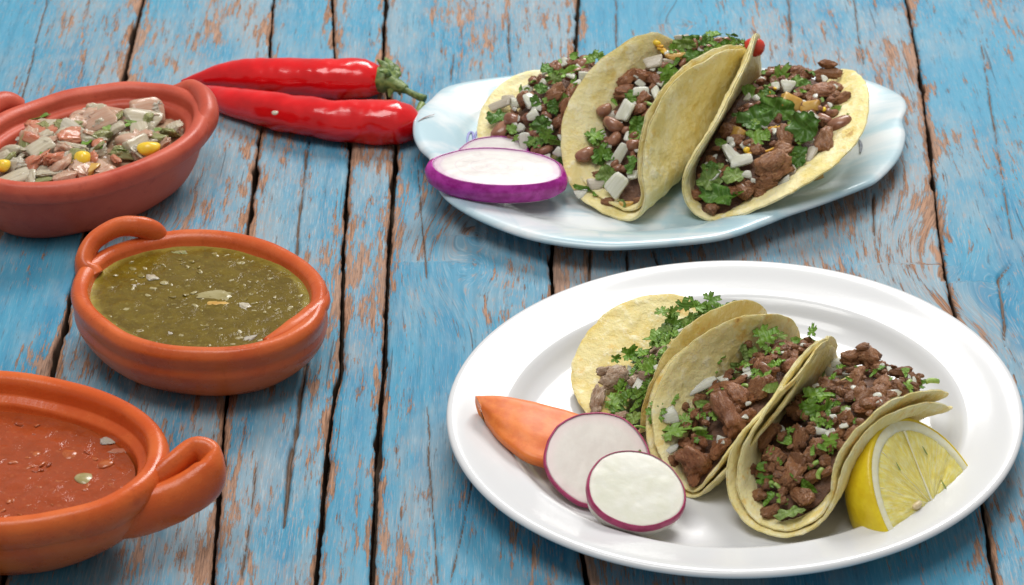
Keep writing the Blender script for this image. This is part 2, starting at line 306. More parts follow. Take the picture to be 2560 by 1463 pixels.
def make_plank(i):
    ys = np.linspace(Y0, Y1, 420)
    def jag(y, sd): return .0004*fbm(xyz(y*18, sd, 0), sd)+.0003*fbm(xyz(y*260, sd, 3), sd+5)+.0012*np.maximum(0, vnoise(xyz(y*60, sd, 9), sd)-.35)*2
    xl = lines[i](ys)+widths[i]/2+jag(ys, 10+2*i); xr = lines[i+1](ys)-widths[i+1]/2-jag(ys, 11+2*i)
    wmax = float((xr-xl).max()); nx = int(wmax/.00085)
    u = np.linspace(0, 1, nx); X = xl[None]+(xr-xl)[None]*u[:, None]; Y = np.repeat(ys[None], nx, 0)
    dl = X-xl[None]; dr = xr[None]-X; de = np.minimum(dl, dr)
    Z = .0010*fbm(xyz(X*14+i*9, Y*4, i), 3)+.00035*fbm(xyz(X*300, Y*16, i*3.), 4)-.0016*np.exp(-de/.0012)
    ck = np.zeros_like(X)
    for (cx, cy), hw, dp in crackw:
        cxi = np.interp(Y, cy, cx)+.0005*fbm(xyz(Y*40, 0, 0), 21)+.0002*vnoise(xyz(Y*400, 0, 0), 22)
        end = np.clip(np.minimum((Y-cy[0])/.008, (cy[-1]-Y)/.012), 0, 1)
        w = hw*.8*(.5+.6*end)*np.sqrt(end+1e-6)*(1+.5*vnoise(xyz(Y*120, 5, 0), 23))
        a = np.clip(1.25-np.abs(X-cxi)/np.maximum(w, 1e-5), 0, 1)*(end > 0)
        ck = np.maximum(ck, a); Z = Z-dp*.6*a**.8
    gx = X.copy()+.0016*fbm(xyz(X*5, Y*5, i), 31); gy = Y.copy()
    for kp, kr in knotw:
        dx = X-kp[0]; dy = (Y-kp[1])*.55; r = np.sqrt(dx*dx+dy*dy); w = np.exp(-(r/(kr*1.35))**2)
        gx = gx*(1-w)+(kp[0]+r*.8)*w; gy = gy+w*np.arctan2(dy, dx)*.012; Z = Z-.0012*np.exp(-(r/(kr*.25))**2)
    V = xyz(X, Y, Z)
    # skirts
    lo = V[0].copy(); lo[:, 2] = -.02; hi = V[-1].copy(); hi[:, 2] = -.02
    mid_l = V[0].copy(); mid_l[:, 2] -= .004; mid_l[:, 0] += .0004; mid_r = V[-1].copy(); mid_r[:, 2] -= .004; mid_r[:, 0] -= .0004
    allV = np.concatenate([lo[None], mid_l[None], V, mid_r[None], hi[None]], 0); n, m = allV.shape[:2]
    pad = lambda A, e: np.concatenate([np.repeat(A[:1]*0+e[0], 2, 0) if e is not None else np.repeat(A[:1], 2, 0), A, np.repeat(A[-1:]*0+e[1], 2, 0) if e is not None else np.repeat(A[-1:], 2, 0)], 0)
    idx = np.arange(n*m).reshape(n, m)
    F = np.stack([idx[:-1, :-1], idx[1:, :-1], idx[1:, 1:], idx[:-1, 1:]], -1).reshape(-1, 4)
    me = gridmesh('plank', allV.reshape(-1, 3), F, M['wood'])
    at = me.attributes.new('grain', 'FLOAT_VECTOR', 'POINT'); at.data.foreach_set('vector', xyz(pad(gx, None)+i*.37, pad(gy, None)+i*1.7, np.zeros((n, m))).astype(np.float32).ravel())
    at = me.attributes.new('crack', 'FLOAT', 'POINT'); at.data.foreach_set('value', pad(ck, (.9, .9)).astype(np.float32).ravel())
    at = me.attributes.new('edge', 'FLOAT', 'POINT'); at.data.foreach_set('value', pad(np.exp(-de/.0035), (1, 1)).astype(np.float32).ravel())
    link(bpy.data.objects.new('plank', me), table)
for i in range(len(lines)-1): make_plank(i)
part('underside', [(-.7, Y0, -.03), (.7, Y0, -.03), (.7, Y1, -.03), (-.7, Y1, -.03), (-.7, Y0, -.021), (.7, Y0, -.021), (.7, Y1, -.021), (-.7, Y1, -.021)],
     [(0, 3, 2, 1), (4, 5, 6, 7), (0, 1, 5, 4), (1, 2, 6, 5), (2, 3, 7, 6), (3, 0, 4, 7)], M['under'], table, smooth=False)

# ------------------------------------------------------------------ oval lathe
def oval(c, a, b, psi, prof, nt=160, wob=0., seed=0, n=None, outline=None):
    """prof: list of (inset, z); closes to the centre at the last entry"""
    pr = catmull(prof, n or len(prof)*5); t = np.linspace(0, 2*np.pi, nt, endpoint=False); V = []
    for off, z in pr:
        ra, rb = max(a-off, 1e-4), max(b-off, 1e-4)
        x, y = ra*np.cos(t), rb*np.sin(t)
        X = c[0]+x*math.cos(psi)-y*math.sin(psi); Y = c[1]+x*math.sin(psi)+y*math.cos(psi)
        k = wob*vnoise(xyz(np.cos(t)*2.2, np.sin(t)*2.2, z*30), seed) if wob else 0
        k2 = wob*vnoise(xyz(np.cos(t)*3.1+9, np.sin(t)*3.1, z*25), seed+3) if wob else 0
        X = X+k*np.cos(t+psi); Y = Y+k*np.sin(t+psi); V.append(xyz(X, Y, c[2]+z+(k2*.6 if z > .006 else 0)))
    V = np.concatenate(V); return V, ringfaces(len(pr), nt)

# white dinner plate
PC = (.1024, -.1322, 0)
plate = thing('dinner_plate', PC, 'round white glazed dinner plate holding three beef tacos', 'plate')
prof = [(.054, .0016), (.053, .0005), (.050, .0001), (.047, .0010), (.040, .0042), (.024, .0108), (.008, .0155), (.0022, .0172), (.0002, .0186), (.0004, .0202), (.0022, .0210), (.006, .0204), (.014, .0180), (.022, .0160), (.0262, .0150), (.0292, .0126), (.033, .0088), (.038, .0062), (.046, .0048), (.07, .0045), (.10, .0045), (.1268, .0045)]
V, F = oval(PC, .1353, .127, .6355, prof, 200, n=90)
part('plate_body', V, F, M['white'], plate)

# ------------------------------------------------------------------ painted platter
LP = [(1027, 330), (1034, 285), (1070, 245), (1105, 213), (1180, 198), (1300, 187), (1400, 182), (1520, 176), (1650, 170), (1800, 168), (1950, 172), (2060, 180), (2140, 192), (2205, 212), (2248, 240), (2256, 272), (2246, 300), (2254, 335), (2238, 385), (2190, 440), (2150, 465), (2050, 503), (1960, 530), (1900, 552), (1830, 580), (1750, 600), (1600, 613), (1480, 611), (1330, 588), (1200, 545), (1115, 500), (1082, 455), (1068, 405), (1066, 385), (1040, 362)]
plat_out = catmull([Q(x, y, .0165)[:2] for x, y in LP], 220, True)
pc = np.array([*plat_out.mean(0), 0]); pc[:2] = Q(1650, 395, .01)[:2]
platter = thing('serving_platter', pc, 'pale blue and white painted platter with wavy rim behind the plate', 'platter')
dv = plat_out-pc[:2]; ln = np.linalg.norm(dv, axis=1, keepdims=True); un = dv/ln
prof = [(.060, .0012), (.058, .0002), (.054, .0002), (.050, .0016), (.036, .0050), (.016, .0092), (.004, .0122), (.0006, .0142), (.0004, .0160), (.003, .0172), (.008, .0166), (.016, .0146), (.024, .0118), (.030, .0085), (.037, .0068), (.048, .0064), (.07, .0064), (.2, .0064)]
pr = catmull(prof, 80); V = []
sm = dv.copy()
for _ in range(14): sm = (np.roll(sm, 1, 0)+np.roll(sm, -1, 0)+sm)/3
for off, z in pr:
    w = min(1, off/.02); d0 = dv*(1-w)+sm*w; l0 = np.linalg.norm(d0, axis=1, keepdims=True); asp = np.minimum(1, .75+.25*l0/.12)
    k = np.maximum(l0-off*asp, 1e-4); t = np.arange(220)/220*2*np.pi
    wv = .0010*np.exp(-off/.012)*np.sin(t*7+1)[:, None] if z > .011 else 0
    V.append(np.concatenate([pc[:2]+d0/l0*k, np.full((220, 1), z)+wv], 1))
V = np.concatenate(V); part('platter_body', V, ringfaces(len(pr), 220), M['platter'], platter)
PLAT_V = V
def platter_z(x, y):
    d = (PLAT_V[:, 0]-x)**2+(PLAT_V[:, 1]-y)**2; j = np.argsort(d)[:6]; return PLAT_V[j, 2].max()
def stroke(name, pts, w, mat):                           # a thin painted line lying on the platter
    L = []
    for x, y in pts:
        p = Q(x, y, .011)
        for _ in range(3): p = Q(x, y, platter_z(p[0], p[1])+.0004)
        L.append(p)
    V, F = tube(L, [w*.4, w, w, w*.4], 8, n=len(L)*5, squash=.25); return part(name, V, F, mat, platter)
stroke('painted_letter', [(1164, 362), (1163, 345), (1168, 330), (1176, 330), (1178, 345), (1177, 360)], .0007, M['ink'])
stroke('painted_letter', [(1180, 352), (1184, 334), (1190, 326), (1196, 330), (1198, 345)], .0007, M['ink'])
stroke('painted_line', [(1040, 302), (1058, 292), (1082, 284)], .0004, M['brownink'])
stroke('painted_line', [(2136, 345), (2142, 360), (2140, 380)], .0009, M['greyink'])

# ------------------------------------------------------------------ clay bowls
def bowl(name, label, c, a, b, psi, H, prof, mat, wob=.0009, seed=0):
    o = thing(name, (c[0], c[1], 0), label, 'bowl', 'clay salsa bowls')
    V, F = oval((c[0], c[1], 0), a, b, psi, prof, 150, wob, seed); part('bowl_body', V, F, mat, o); return o
def surf(c, a, b, psi, z, amp, seed, nr=46, nt=130, dome=0., sc=220):
    V = [np.array([[c[0], c[1], z+dome]])]; t = np.linspace(0, 2*np.pi, nt, endpoint=False)
    for k in range(1, nr+1):
        f = k/nr; x, y = a*f*np.cos(t), b*f*np.sin(t)
        X = c[0]+x*math.cos(psi)-y*math.sin(psi); Y = c[1]+x*math.sin(psi)+y*math.cos(psi)
        Z = z+dome*(1-f*f)+amp*fbm(xyz(X*sc, Y*sc, 0), seed)+amp*1.3*vnoise(xyz(X*70, Y*70, 1), seed+4); V.append(xyz(X, Y, Z))
    V = np.concatenate(V); F = [(0, 1+j, 1+(j+1) % nt) for j in range(nt)]+ringfaces(nr, nt, True, 1); return V, F

def rim_attr(o, nr=46, nt=130):
    at = o.data.attributes.new('rad', 'FLOAT', 'POINT'); at.data.foreach_set('value', np.concatenate([[0], np.repeat(np.arange(1, nr+1)/nr, nt)]).astype(np.float32))
def rimpt(c, A, inset, z, px, py):                       # the point of a bowl's rim nearest to a photo pixel
    t = np.linspace(0, 2*np.pi, 360); x, y = (A[0]-inset)*np.cos(t), (A[1]-inset)*np.sin(t)
    W = xyz(c[0]+x*math.cos(A[2])-y*math.sin(A[2]), c[1]+x*math.sin(A[2])+y*math.cos(A[2]), z); L = W-CAM; d = L@FW
    return W[((1280+FPX*L[:, 0]/d-px*FS)**2+(731.5-FPX*(L@UP)/d-py*FS)**2).argmin()]
# green salsa bowl
GC = (-.1505, -.0580); GA = (.0661, .0558, -.5758)
gb = bowl('clay_bowl', 'orange clay bowl with one looped handle, full of green salsa', GC, *GA, .033,
 [(.05, .002), (.030, .0004), (.023, .0008), (.015, .004), (.0075, .010), (.0030, .0165), (.0010, .022), (.0012, .0265), (.0004, .030), (0, .034), (.0020, .0372), (.0052, .0376), (.0080, .0358), (.0090, .0325), (.0105, .0280), (.014, .020), (.022, .010), (.04, .006), (.0556, .006)], M['clay'], .0011, 4)
hp = [rimpt(GC, GA, .006, .030, 225, 690), Q(209, 656, .036), Q(232, 603, .0425), Q(290, 567, .0445), Q(346, 565, .043), Q(380, 577, .039), rimpt(GC, GA, .004, .034, 400, 592)]
V, F = tube(hp, [.0058, .0046, .0040, .0040, .0042, .0044, .0036], 16, 70, 1.35, noise=.05); part('handle', V, F, M['clay'], gb)
lp = [Q(808, 728, .033), Q(798, 757, .0345), Q(768, 786, .0345), Q(722, 818, .0345), Q(660, 850, .034)]
V, F = tube(lp, [.0022, .0046, .0050, .0044, .002], 14, 40, .8, noise=.08); part('pinched_lip', V, F, M['clay'], gb, 'pinched and chipped side of the rim')
gs = thing('green_salsa', (*GC, .0310), 'olive green salsa with onion bits filling the orange bowl', 'salsa')
V, F = surf(GC, GA[0]-.0088, GA[1]-.0088, GA[2], .0320, .00016, 8); rim_attr(part('salsa_surface', V, F, M['green'], gs))

# red salsa bowl
RC = (-.2311, -.206); RA = (.0847, .0601, -.2008)
rb = bowl('clay_bowl', 'orange clay bowl with side handle, holding red salsa', RC, *RA, .048,
 [(.055, .002), (.040, .0004), (.032, .001), (.022, .008), (.011, .018), (.004, .028), (.0022, .034), (.0010, .036), (-.0004, .040), (0, .045), (.0024, .0482), (.0060, .0484), (.0085, .0465), (.0095, .0420), (.0100, .0405), (.0118, .0394), (.0138, .0380), (.0146, .034), (.018, .026), (.028, .016), (.05, .010), (.0598, .010)], M['clay_glow'], .0011, 9)
hp = [Q(385, 1205, .040), Q(432, 1160, .045), Q(482, 1126, .0465), Q(520, 1140, .044), Q(523, 1180, .040), Q(480, 1222, .036), Q(400, 1260, .033), Q(320, 1288, .031), Q(240, 1312, .029)]
V, F = tube(hp, [.0042, .0040, .0044, .0056, .0064, .0067, .0067, .0064, .0046], 18, 80, 1.6, noise=.07); part('handle', V, F, M['clay_glow'], rb)
rs = thing('red_salsa', (*RC, .030), 'brownish red salsa in the nearest clay bowl', 'salsa')
V, F = surf(RC, RA[0]-.0146, RA[1]-.0146, RA[2], .0348, .00036, 18); rim_attr(part('salsa_surface', V, F, M['red'], rs))

# chunky salsa bowl
TC = (-.2277, .0967); TA = (.0727, .0523, .719)
tb = bowl('clay_bowl', 'reddish clay bowl with thick collar holding chunky vegetable salsa', TC, *TA, .042,
 [(.045, .002), (.028, .0002), (.021, .0006), (.015, .005), (.0085, .015), (.0048, .025), (.0034, .0295), (.0026, .0308), (.0006, .0315), (-.0002, .035), (0, .0385), (.0022, .0416), (.0056, .0420), (.0085, .0402), (.0092, .0370), (.0098, .0345), (.0125, .0335), (.0140, .0315), (.0155, .026), (.022, .015), (.04, .010), (.052, .010)], M['clay_red'], .0011, 14)
hp = [rimpt(TC, TA, .004, .037, 430, 215), Q(478, 226, .039), Q(508, 252, .039), Q(516, 290, .037), Q(500, 328, .034), rimpt(TC, TA, .004, .032, 470, 350)]
V, F = tube(hp, [.0036, .0050, .0062, .0064, .0054, .003], 16, 50, 1.25, noise=.06); part('lug_handle', V, F, M['clay_red'], tb)
hp = [Q(48, 268, .036), Q(22, 256, .040), Q(-8, 262, .041), Q(-30, 285, .039), Q(-24, 320, .034)]
V, F = tube(hp, [.005, .0055, .006, .006, .005], 14, 40, 1.1, noise=.06); part('lug_handle', V, F, M['clay_red'], tb)
ts = thing('chunky_salsa', (*TC, .026), 'chunky tomato and onion salsa with corn kernels in the reddish bowl', 'salsa')
V, F = surf(TC, TA[0]-.0145, TA[1]-.0145, TA[2], .0285, .0010, 28, dome=.003); part('salsa_juice', V, F, M['broth'], ts)

# ------------------------------------------------------------------ small food shapes shared by many pieces
def norm_unit(V):
    lo, hi = V.min(0), V.max(0); return (V-(lo+hi)/2)/max((hi-lo)[:2])
def chunk_mesh(seed, box=.66):
    V0, F = ICO4; r = np.random.default_rng(seed); V = np.sign(V0)*np.abs(V0)**box
    V = V*r.uniform(.75, 1.1, 3); ax = r.normal(size=(7, 3)); ax /= np.linalg.norm(ax, axis=1, keepdims=True)
    for a in ax:                                         # knife cuts
        d = V@a; lim = r.uniform(.50, .80)*d.max(); V = V-np.maximum(d-lim, 0)[:, None]*a*.85
    rid = 1-np.abs(vnoise(V*2.3+seed, seed+8))*2; rid2 = 1-np.abs(vnoise(V*np.array([3.5, 7, 7])+seed, seed+9))*2
    n = fbm(V*1.3+seed, seed, 2)*.20-np.clip(rid-.55, 0, 1)*.30-np.clip(rid2-.35, 0, 1)*.17+fbm(V*5, seed+2, 3)*.12+np.abs(vnoise(V*13, seed+4))*.07
    V = V*(1+n)[:, None]; lo, hi = V.min(0), V.max(0); return mesh('meat_chunk', (V-(lo+hi)/2)/(hi-lo), F)
CHUNK = [chunk_mesh(100+i) for i in range(10)]
STRIP = []
for i in range(3):
    V0, F = ICO4; V = np.sign(V0)*np.abs(V0)**.7; V[:, 1] *= .55; V[:, 2] *= .5
    V = V*(1+fbm(V*2.4, 60+i, 4)*.30-np.clip(.5-np.abs(vnoise(V*np.array([3, 8, 8]), 66+i))*2, 0, 1)*.22)[:, None]; V[:, 1] += .16*np.sin(V[:, 0]*2.4+i); V[:, 2] += .2*np.cos(V[:, 0]*1.8+i)
    STRIP.append(mesh('meat_strip', V/2*np.array([1, 1.7, 1.6]), F))
ONION = []
for i in range(6):
    V0, F = ICO3; r = np.random.default_rng(200+i); V = np.sign(V0)*np.abs(V0)**.38; V = V*np.array([1, 1, .8])
    V[:, 0] *= 1+.16*V[:, 1]*r.normal(); V[:, 1] *= 1+.22*V[:, 0]*r.normal(); V[:, 2] += .35*(1-V[:, 1]**2)*(1 if i % 2 else .5)
    V = V*(1+fbm(V*1.4, 70+i, 2)*.17)[:, None]; ONION.append(mesh('onion_dice', V/2, F))
BEAN = []
for i in range(3):
    V0, F = ICO3; V = V0.copy(); V[:, 1] *= .8; V[:, 1] += .16*(V[:, 0]**2); V = V*(1+fbm(V*1.2, 90+i, 2)*.10)[:, None]; BEAN.append(mesh('bean_shape', V/2, F))
def leaf_mesh(seed, kind):
    r = np.random.default_rng(seed); na = 90; nr = 7
    if kind == 0:                                        # lobed cilantro leaf
        t = np.linspace(-2.5, 2.5, na); rr = np.full(na, .40)
        for a, l, w in ((0, 1, .52), (.92, .92, .46), (-.92, .92, .46), (1.8, .74, .44), (-1.8, .74, .44)):
            a += r.normal()*.1; l *= r.uniform(.8, 1.1); d = (t-a)/w; lobe = l*np.exp(-np.abs(d)**3*.8)*(1-.075*(1+np.cos(d*8.0))); rr = np.maximum(rr, lobe)
    elif kind == 1:                                      # chopped piece, straight cuts
        t = np.linspace(-np.pi, np.pi, na); rr = np.full(na, 1.); k = r.integers(4, 6); a0 = np.sort(r.uniform(-np.pi, np.pi, k))
        for a in a0: rr = np.minimum(rr, r.uniform(.42, .62)/np.maximum(np.cos(t-a), .18))
        rr = np.minimum(rr, 1)*(1-.08*np.abs(np.sin(t*7)))
    else:                                                # frilly lettuce
        t = np.linspace(-np.pi, np.pi, na); rr = .8+.16*vnoise(xyz(np.cos(t)*2, np.sin(t)*2, seed), seed)+.10*vnoise(xyz(np.cos(t)*7, np.sin(t)*7, seed), seed+1)
    V = []; 
    for k in range(nr):
        f = k/(nr-1); V.append(xyz(rr*f*np.cos(t), rr*f*np.sin(t), 0))
    V = np.concatenate(V); cu = r.normal(size=4)
    V[:, 2] = .22*fbm(xyz(V[:, 0]*1.5+seed, V[:, 1]*1.5, 0), seed, 3)+.16*cu[0]*V[:, 0]**2+.22*cu[1]*V[:, 1]**2+.10*np.abs(V[:, 1])
    if kind == 2: V[:, 2] += .22*(V[:, 0]**2+V[:, 1]**2)*np.sin(np.arctan2(V[:, 1], V[:, 0])*6+cu[2])
    F = ringfaces(nr, na, kind != 0); n = len(V); V = norm_unit(V)
    V2 = V.copy(); V2[:, 2] -= .035
    F2 = [tuple(reversed([i+n for i in f])) for f in F]
    e = (nr-1)*na; E_ = [(e+j, e+n+j, e+n+(j+1) % na, e+(j+1) % na) for j in range(na if kind != 0 else na-1)]
    return mesh('leaf_shape', np.vstack([V, V2]), F+F2+E_)
LEAF = [leaf_mesh(300+i, 0) for i in range(7)]; CHOP = [leaf_mesh(330+i, 1) for i in range(5)]; LETT = [leaf_mesh(350+i, 2) for i in range(5)]
STEM = []
for i in range(3):
    V, F = tube([(-.5, 0, 0), (-.2, .05+.05*i, .05), (.2, -.04*i, .04), (.5, .04, -.02)], [.5, .5, .48, .5], 10, 16, noise=0); V[:, 1:] = V[:, 1:]
    C0 = catmull([(-.5, 0, 0), (-.2, .05+.05*i, .05), (.2, -.04*i, .04), (.5, .04, -.02)], 16)
    STEM.append([(-.5, 0, 0), (-.2, .05+.05*i, .05), (.2, -.04*i, .04), (.5, .04, -.02)])
SHRED = []
for i in range(3):
    V, F = tube([(-.5, 0, 0), (-.15, .10, .05), (.2, -.06, .04), (.5, .08, 0)], [.10, .12, .11, .08], 8, 18); SHRED.append(mesh('shred_shape', V, F))
STICK = []
for i in range(3):
    V, F = tube([(-.5, 0, 0), (-.2, .06*i, .04), (.2, .02, .05), (.5, -.05*i, 0)], [.13, .14, .14, .13], 10, 14); STICK.append(mesh('stem_shape', V, F))
KINDS = {  # code: (name, meshes, material, thickness rule)
 'm': ('meat_piece', CHUNK, 'beef'), 'r': ('meat_piece', CHUNK, 'beef_red'), 's': ('meat_piece', STRIP, 'beef_red'), 'p': ('meat_piece', CHUNK, 'pork'), 'b': ('bean', BEAN, 'bean'),
 'o': ('onion_piece', ONION, 'onion'), 'O': ('onion_piece', ONION, 'onion_grey'), 'c': ('cilantro_leaf', LEAF, 'leaf'), 'C': ('cilantro_leaf', LEAF, 'leaf_pale'), 'h': ('chopped_leaf', CHOP, 'leaf'),
 'H': ('chopped_leaf', CHOP, 'leaf_pale'), 'l': ('lettuce_leaf', LETT, 'lettuce'), 'L': ('lettuce_leaf', LETT, 'leaf_pale'), 't': ('stem_piece', STICK, 'stem'), 'y': ('cheese_shred', SHRED, 'cheese'), 'k': ('corn_kernel', BEAN, 'corn'),
 'a': ('pepper_piece', ONION, 'amber'), 'T': ('tomato_piece', BEAN, 'tomato')}
def add_piece(code, pos, nrm, parent, w, h, ang, blend=.55, lift=.12):
    name, ms, mt = KINDS[code]; me = ms[R.randrange(len(ms))]
    view = CAM-pos; dep = float((pos-CAM)@FW); view = view/np.linalg.norm(view); n = nrm*(1-blend)+view*blend; n = n/np.linalg.norm(n)
    a = math.radians(ang); X = np.array([1, 0, 0])*math.cos(a)+UP*math.sin(a)
    w, h = w*dep/FPX, h*dep/FPX                          # sizes given as seen in the photo -> metres
    if code in 'mrp': w, h = w*1.04, h*1.04
    if code in 'mrpbakT': d = min(w, h)*.85
    elif code == 's': d = h*.9
    elif code in 'oO': w, h = w*.76, h*.76; d = min(w, h)*.5
    elif code in 'ty': d = h*3.4
    else: w, h = w*1.12, h*1.12; d = (w+h)/2
    sc = (w, h, d) if code not in 'ty' else (w, h*3.6, d)
    if code in 'cChHlL': lift = max(lift, .45)
    jit = np.array([R.gauss(0, .2) for _ in range(3)]) if code in 'mrpo' else np.array([R.gauss(0, .28) for _ in range(3)])
    return piece(name, me, M[mt], parent, pos+n*min(w, h)*lift, X, n+jit, sc)

# floating bits in the salsas
def bits(parent, c, abp, z, n, codes, size, specs=(), seed=0):
    r = random.Random(seed)
    for _ in range(n):
        f = math.sqrt(r.random())*.96; t = r.random()*6.283; x, y = abp[0]*f*math.cos(t), abp[1]*f*math.sin(t)
        pos = np.array([c[0]+x*math.cos(abp[2])-y*math.sin(abp[2]), c[1]+x*math.sin(abp[2])+y*math.cos(abp[2]), z])
        name, ms, mt = r.choice(codes); w = r.uniform(*size); a = r.random()*6.28
        piece(name, ms[r.randrange(len(ms))], M[mt], parent, pos, (math.cos(a), math.sin(a), 0), (r.gauss(0, .12), r.gauss(0, .12), 1), (w, w*r.uniform(.4, .9), w*.3))
    for name, ms, mt, px, py, w, h, a in specs:
        pos = Q(px, py, z-.0003); a = math.radians(a); s_ = 1/4900
        piece(name, ms[r.randrange(len(ms))], M[mt], parent, pos, (math.cos(a), math.sin(a), 0), (r.gauss(0, .08), r.gauss(0, .08), 1), (w*s_, h*s_/.52, min(w, h)*s_*.5))
bits(gs, GC, (GA[0]-.012, GA[1]-.012, GA[2]), .0318, 150, [('vegetable_bit', CHUNK, 'olive'), ('vegetable_bit', BEAN, 'olive'), ('vegetable_bit', CHUNK, 'olive_pale'), ('vegetable_bit', BEAN, 'olive_pale'), ('vegetable_bit', CHUNK, 'olive')], (.0012, .0045),
 [('onion_piece', CHUNK, 'olive_pale', 530, 738, 92, 26, -8), ('pepper_piece', CHUNK, 'amber', 545, 757, 58, 14, -5), ('onion_piece', CHUNK, 'olive_pale', 320, 770, 50, 16, 8), ('herb_bit', CHOP, 'leaf', 365, 770, 60, 24, 15), ('vegetable_bit', CHUNK, 'veg_clear', 612, 765, 28, 22, 30),
  ('vegetable_bit', CHUNK, 'veg_clear', 380, 690, 36, 20, 20), ('onion_piece', CHUNK, 'veg_clear', 335, 713, 26, 16, 0), ('onion_piece', CHUNK, 'onion_grey', 618, 842, 45, 14, 25), ('herb_bit', CHOP, 'leaf', 595, 805, 34, 20, 40), ('onion_piece', CHUNK, 'onion_grey', 418, 832, 26, 16, -50), ('onion_piece', CHUNK, 'veg_green', 440, 632, 60, 14, 0)], 3)
bits(rs, RC, (RA[0]-.020, RA[1]-.020, RA[2]), .0346, 90, [('tomato_bit', CHUNK, 'redbit'), ('tomato_bit', BEAN, 'redbit'), ('tomato_bit', CHUNK, 'red')], (.0015, .005),
 [('herb_bit', BEAN, 'olive_pale', 212, 1192, 44, 28, 10), ('pepper_piece', BEAN, 'redbit', 172, 1132, 34, 22, 0), ('onion_piece', CHUNK, 'onion_grey', 275, 1095, 48, 22, 10), ('pepper_piece', BEAN, 'redbit', 88, 1130, 24, 16, 0), ('pepper_piece', BEAN, 'redbit', 262, 1155, 34, 24, -40), ('onion_piece', CHUNK, 'tomato_pale', 300, 1122, 60, 12, 10)], 5)
r_ = random.Random(77)
cols = ['tomato_pale', 'veg_clear', 'veg_clear', 'onion_grey', 'veg_green', 'pink_veg', 'pink_veg', 'veg_clear']
for i in range(105):
    f = math.sqrt(r_.random())*.93; t = r_.random()*6.283; x, y = (TA[0]-.0165)*f*math.cos(t), (TA[1]-.0165)*f*math.sin(t)
    pos = np.array([TC[0]+x*math.cos(TA[2])-y*math.sin(TA[2]), TC[1]+x*math.sin(TA[2])+y*math.cos(TA[2]), .0312+.0040*(1-f*f)+r_.uniform(0, .003)]); a = r_.random()*6.28; w = r_.uniform(.009, .021)
    piece('vegetable_chunk', (ONION[:3]+CHUNK+BEAN)[r_.randrange(16)], M[r_.choice(cols)], ts, pos, (math.cos(a), math.sin(a), 0), (r_.gauss(0, .5), r_.gauss(0, .5), 1), (w, w*r_.uniform(.5, .9), w*r_.uniform(.25, .5)))
for i in range(26):
    f = math.sqrt(r_.random())*.9; t = r_.random()*6.283; x, y = (TA[0]-.018)*f*math.cos(t), (TA[1]-.018)*f*math.sin(t)
    pos = np.array([TC[0]+x*math.cos(TA[2])-y*math.sin(TA[2]), TC[1]+x*math.sin(TA[2])+y*math.cos(TA[2]), .0345+.004*(1-f*f)]); a = r_.random()*6.28; w = r_.uniform(.004, .009)
    piece('herb_bit', CHOP[r_.randrange(5)], M[r_.choice(['leaf', 'leaf', 'leaf_pale'])], ts, pos, (math.cos(a), math.sin(a), 0), (r_.gauss(0, .3), r_.gauss(0, .3), 1), (w, w*.6, w*.6))
for px, py, w, h in ((370, 370, 58, 34), (205, 396, 40, 40), (8, 412, 36, 30), (322, 278, 18, 16)):
    pos = Q(px, py, .0385); piece('corn_kernel', BEAN[0], M['corn'], ts, pos, (1, .2, 0), (.1, -.3, 1), (w/4400, h/4400*1.3, h/4400*.9))
piece('pepper_piece', ONION[1], M['amber'], ts, Q(192, 426, .0345), (1, 0, 0), (0, -.2, 1), (.020, .012, .005))
piece('herb_bit', CHOP[1], M['leaf'], ts, Q(60, 300, .034), (1, .45, 0), (-.2, .2, 1), (.030, .007, .008))

# ------------------------------------------------------------------ chili peppers
def chili(label, pts, rad, stem_pts, calyx):
    o = thing('chili_pepper', (*Q(*pts[len(pts)//2], 0)[:2], 0), label, 'chili pepper', 'red chili peppers')
    L = []; 
    for (x, y), r in zip(pts, rad): L.append(Q(x, y, r*.97))
    V, F = tube(L, rad, 40, 150, .97, noise=.065, seed=5); part('pepper_body', V, F, M['chili'], o)
    if calyx:
        V, F = tube([Q(944, 198, .012), Q(962, 202, .0125), Q(985, 211, .0115), Q(1010, 224, .010)], [.0075, .0070, .0042, .0024], 20, 26, noise=.16, seed=8); c = part('calyx', V, F, M['calyx'], o)
        for k, (x, y, z, wd) in enumerate(((938, 148, .0225, .0030), (958, 143, .020, .0034), (984, 160, .017, .0034), (998, 180, .015, .0026), (996, 238, .006, .0034), (968, 243, .006, .0036), (942, 176, .023, .0026))):
            p0, p2 = Q(972, 205, .0125), Q(x, y, z); V, F = tube([p0, p0*.5+p2*.5+np.array([.001, 0, .0025]), p2], [.0022, wd, .0004], 8, 14, .35, upv=(0, -.6, .8)); part('sepal', V, F, M['calyx'], c)
    V, F = tube([Q(x, y, z) for x, y, z in stem_pts], [.0038, .0022, .0018, .0020, .0024], 12, 40, noise=.1); part('stem', V, F, M['calyx'], o)
chili('glossy red chili pepper lying behind, green stem pointing to the platter', [(452, 203), (500, 196), (560, 188), (640, 188), (720, 192), (800, 196), (866, 197), (908, 198), (932, 199), (942, 200)],
      [.0010, .0044, .0078, .0104, .0116, .0122, .0124, .0118, .0092, .0030], [(940, 198, .011), (968, 205, .013), (1010, 225, .010), (1035, 238, .008), (1058, 247, .007)], True)
chili('glossy red chili pepper lying in front with a small scar', [(470, 222), (520, 238), (580, 254), (660, 272), (740, 287), (820, 298), (890, 303), (945, 305), (985, 305), (1005, 305), (1012, 305)],
      [.0030, .0060, .0088, .0104, .0114, .0120, .0124, .0127, .0127, .0108, .0050], [(1020, 304, .012), (1030, 295, .012), (1040, 278, .012), (1046, 268, .012), (1050, 262, .012)], False)
chl = [o for o in scene.objects if o.name.startswith('chili_pepper')][-1]
piece('scar', BEAN[0], M['onion_grey'], chl, Q(684, 281, .0195), (1, 0, 0), (0, -.5, 1), (.004, .0035, .0012))

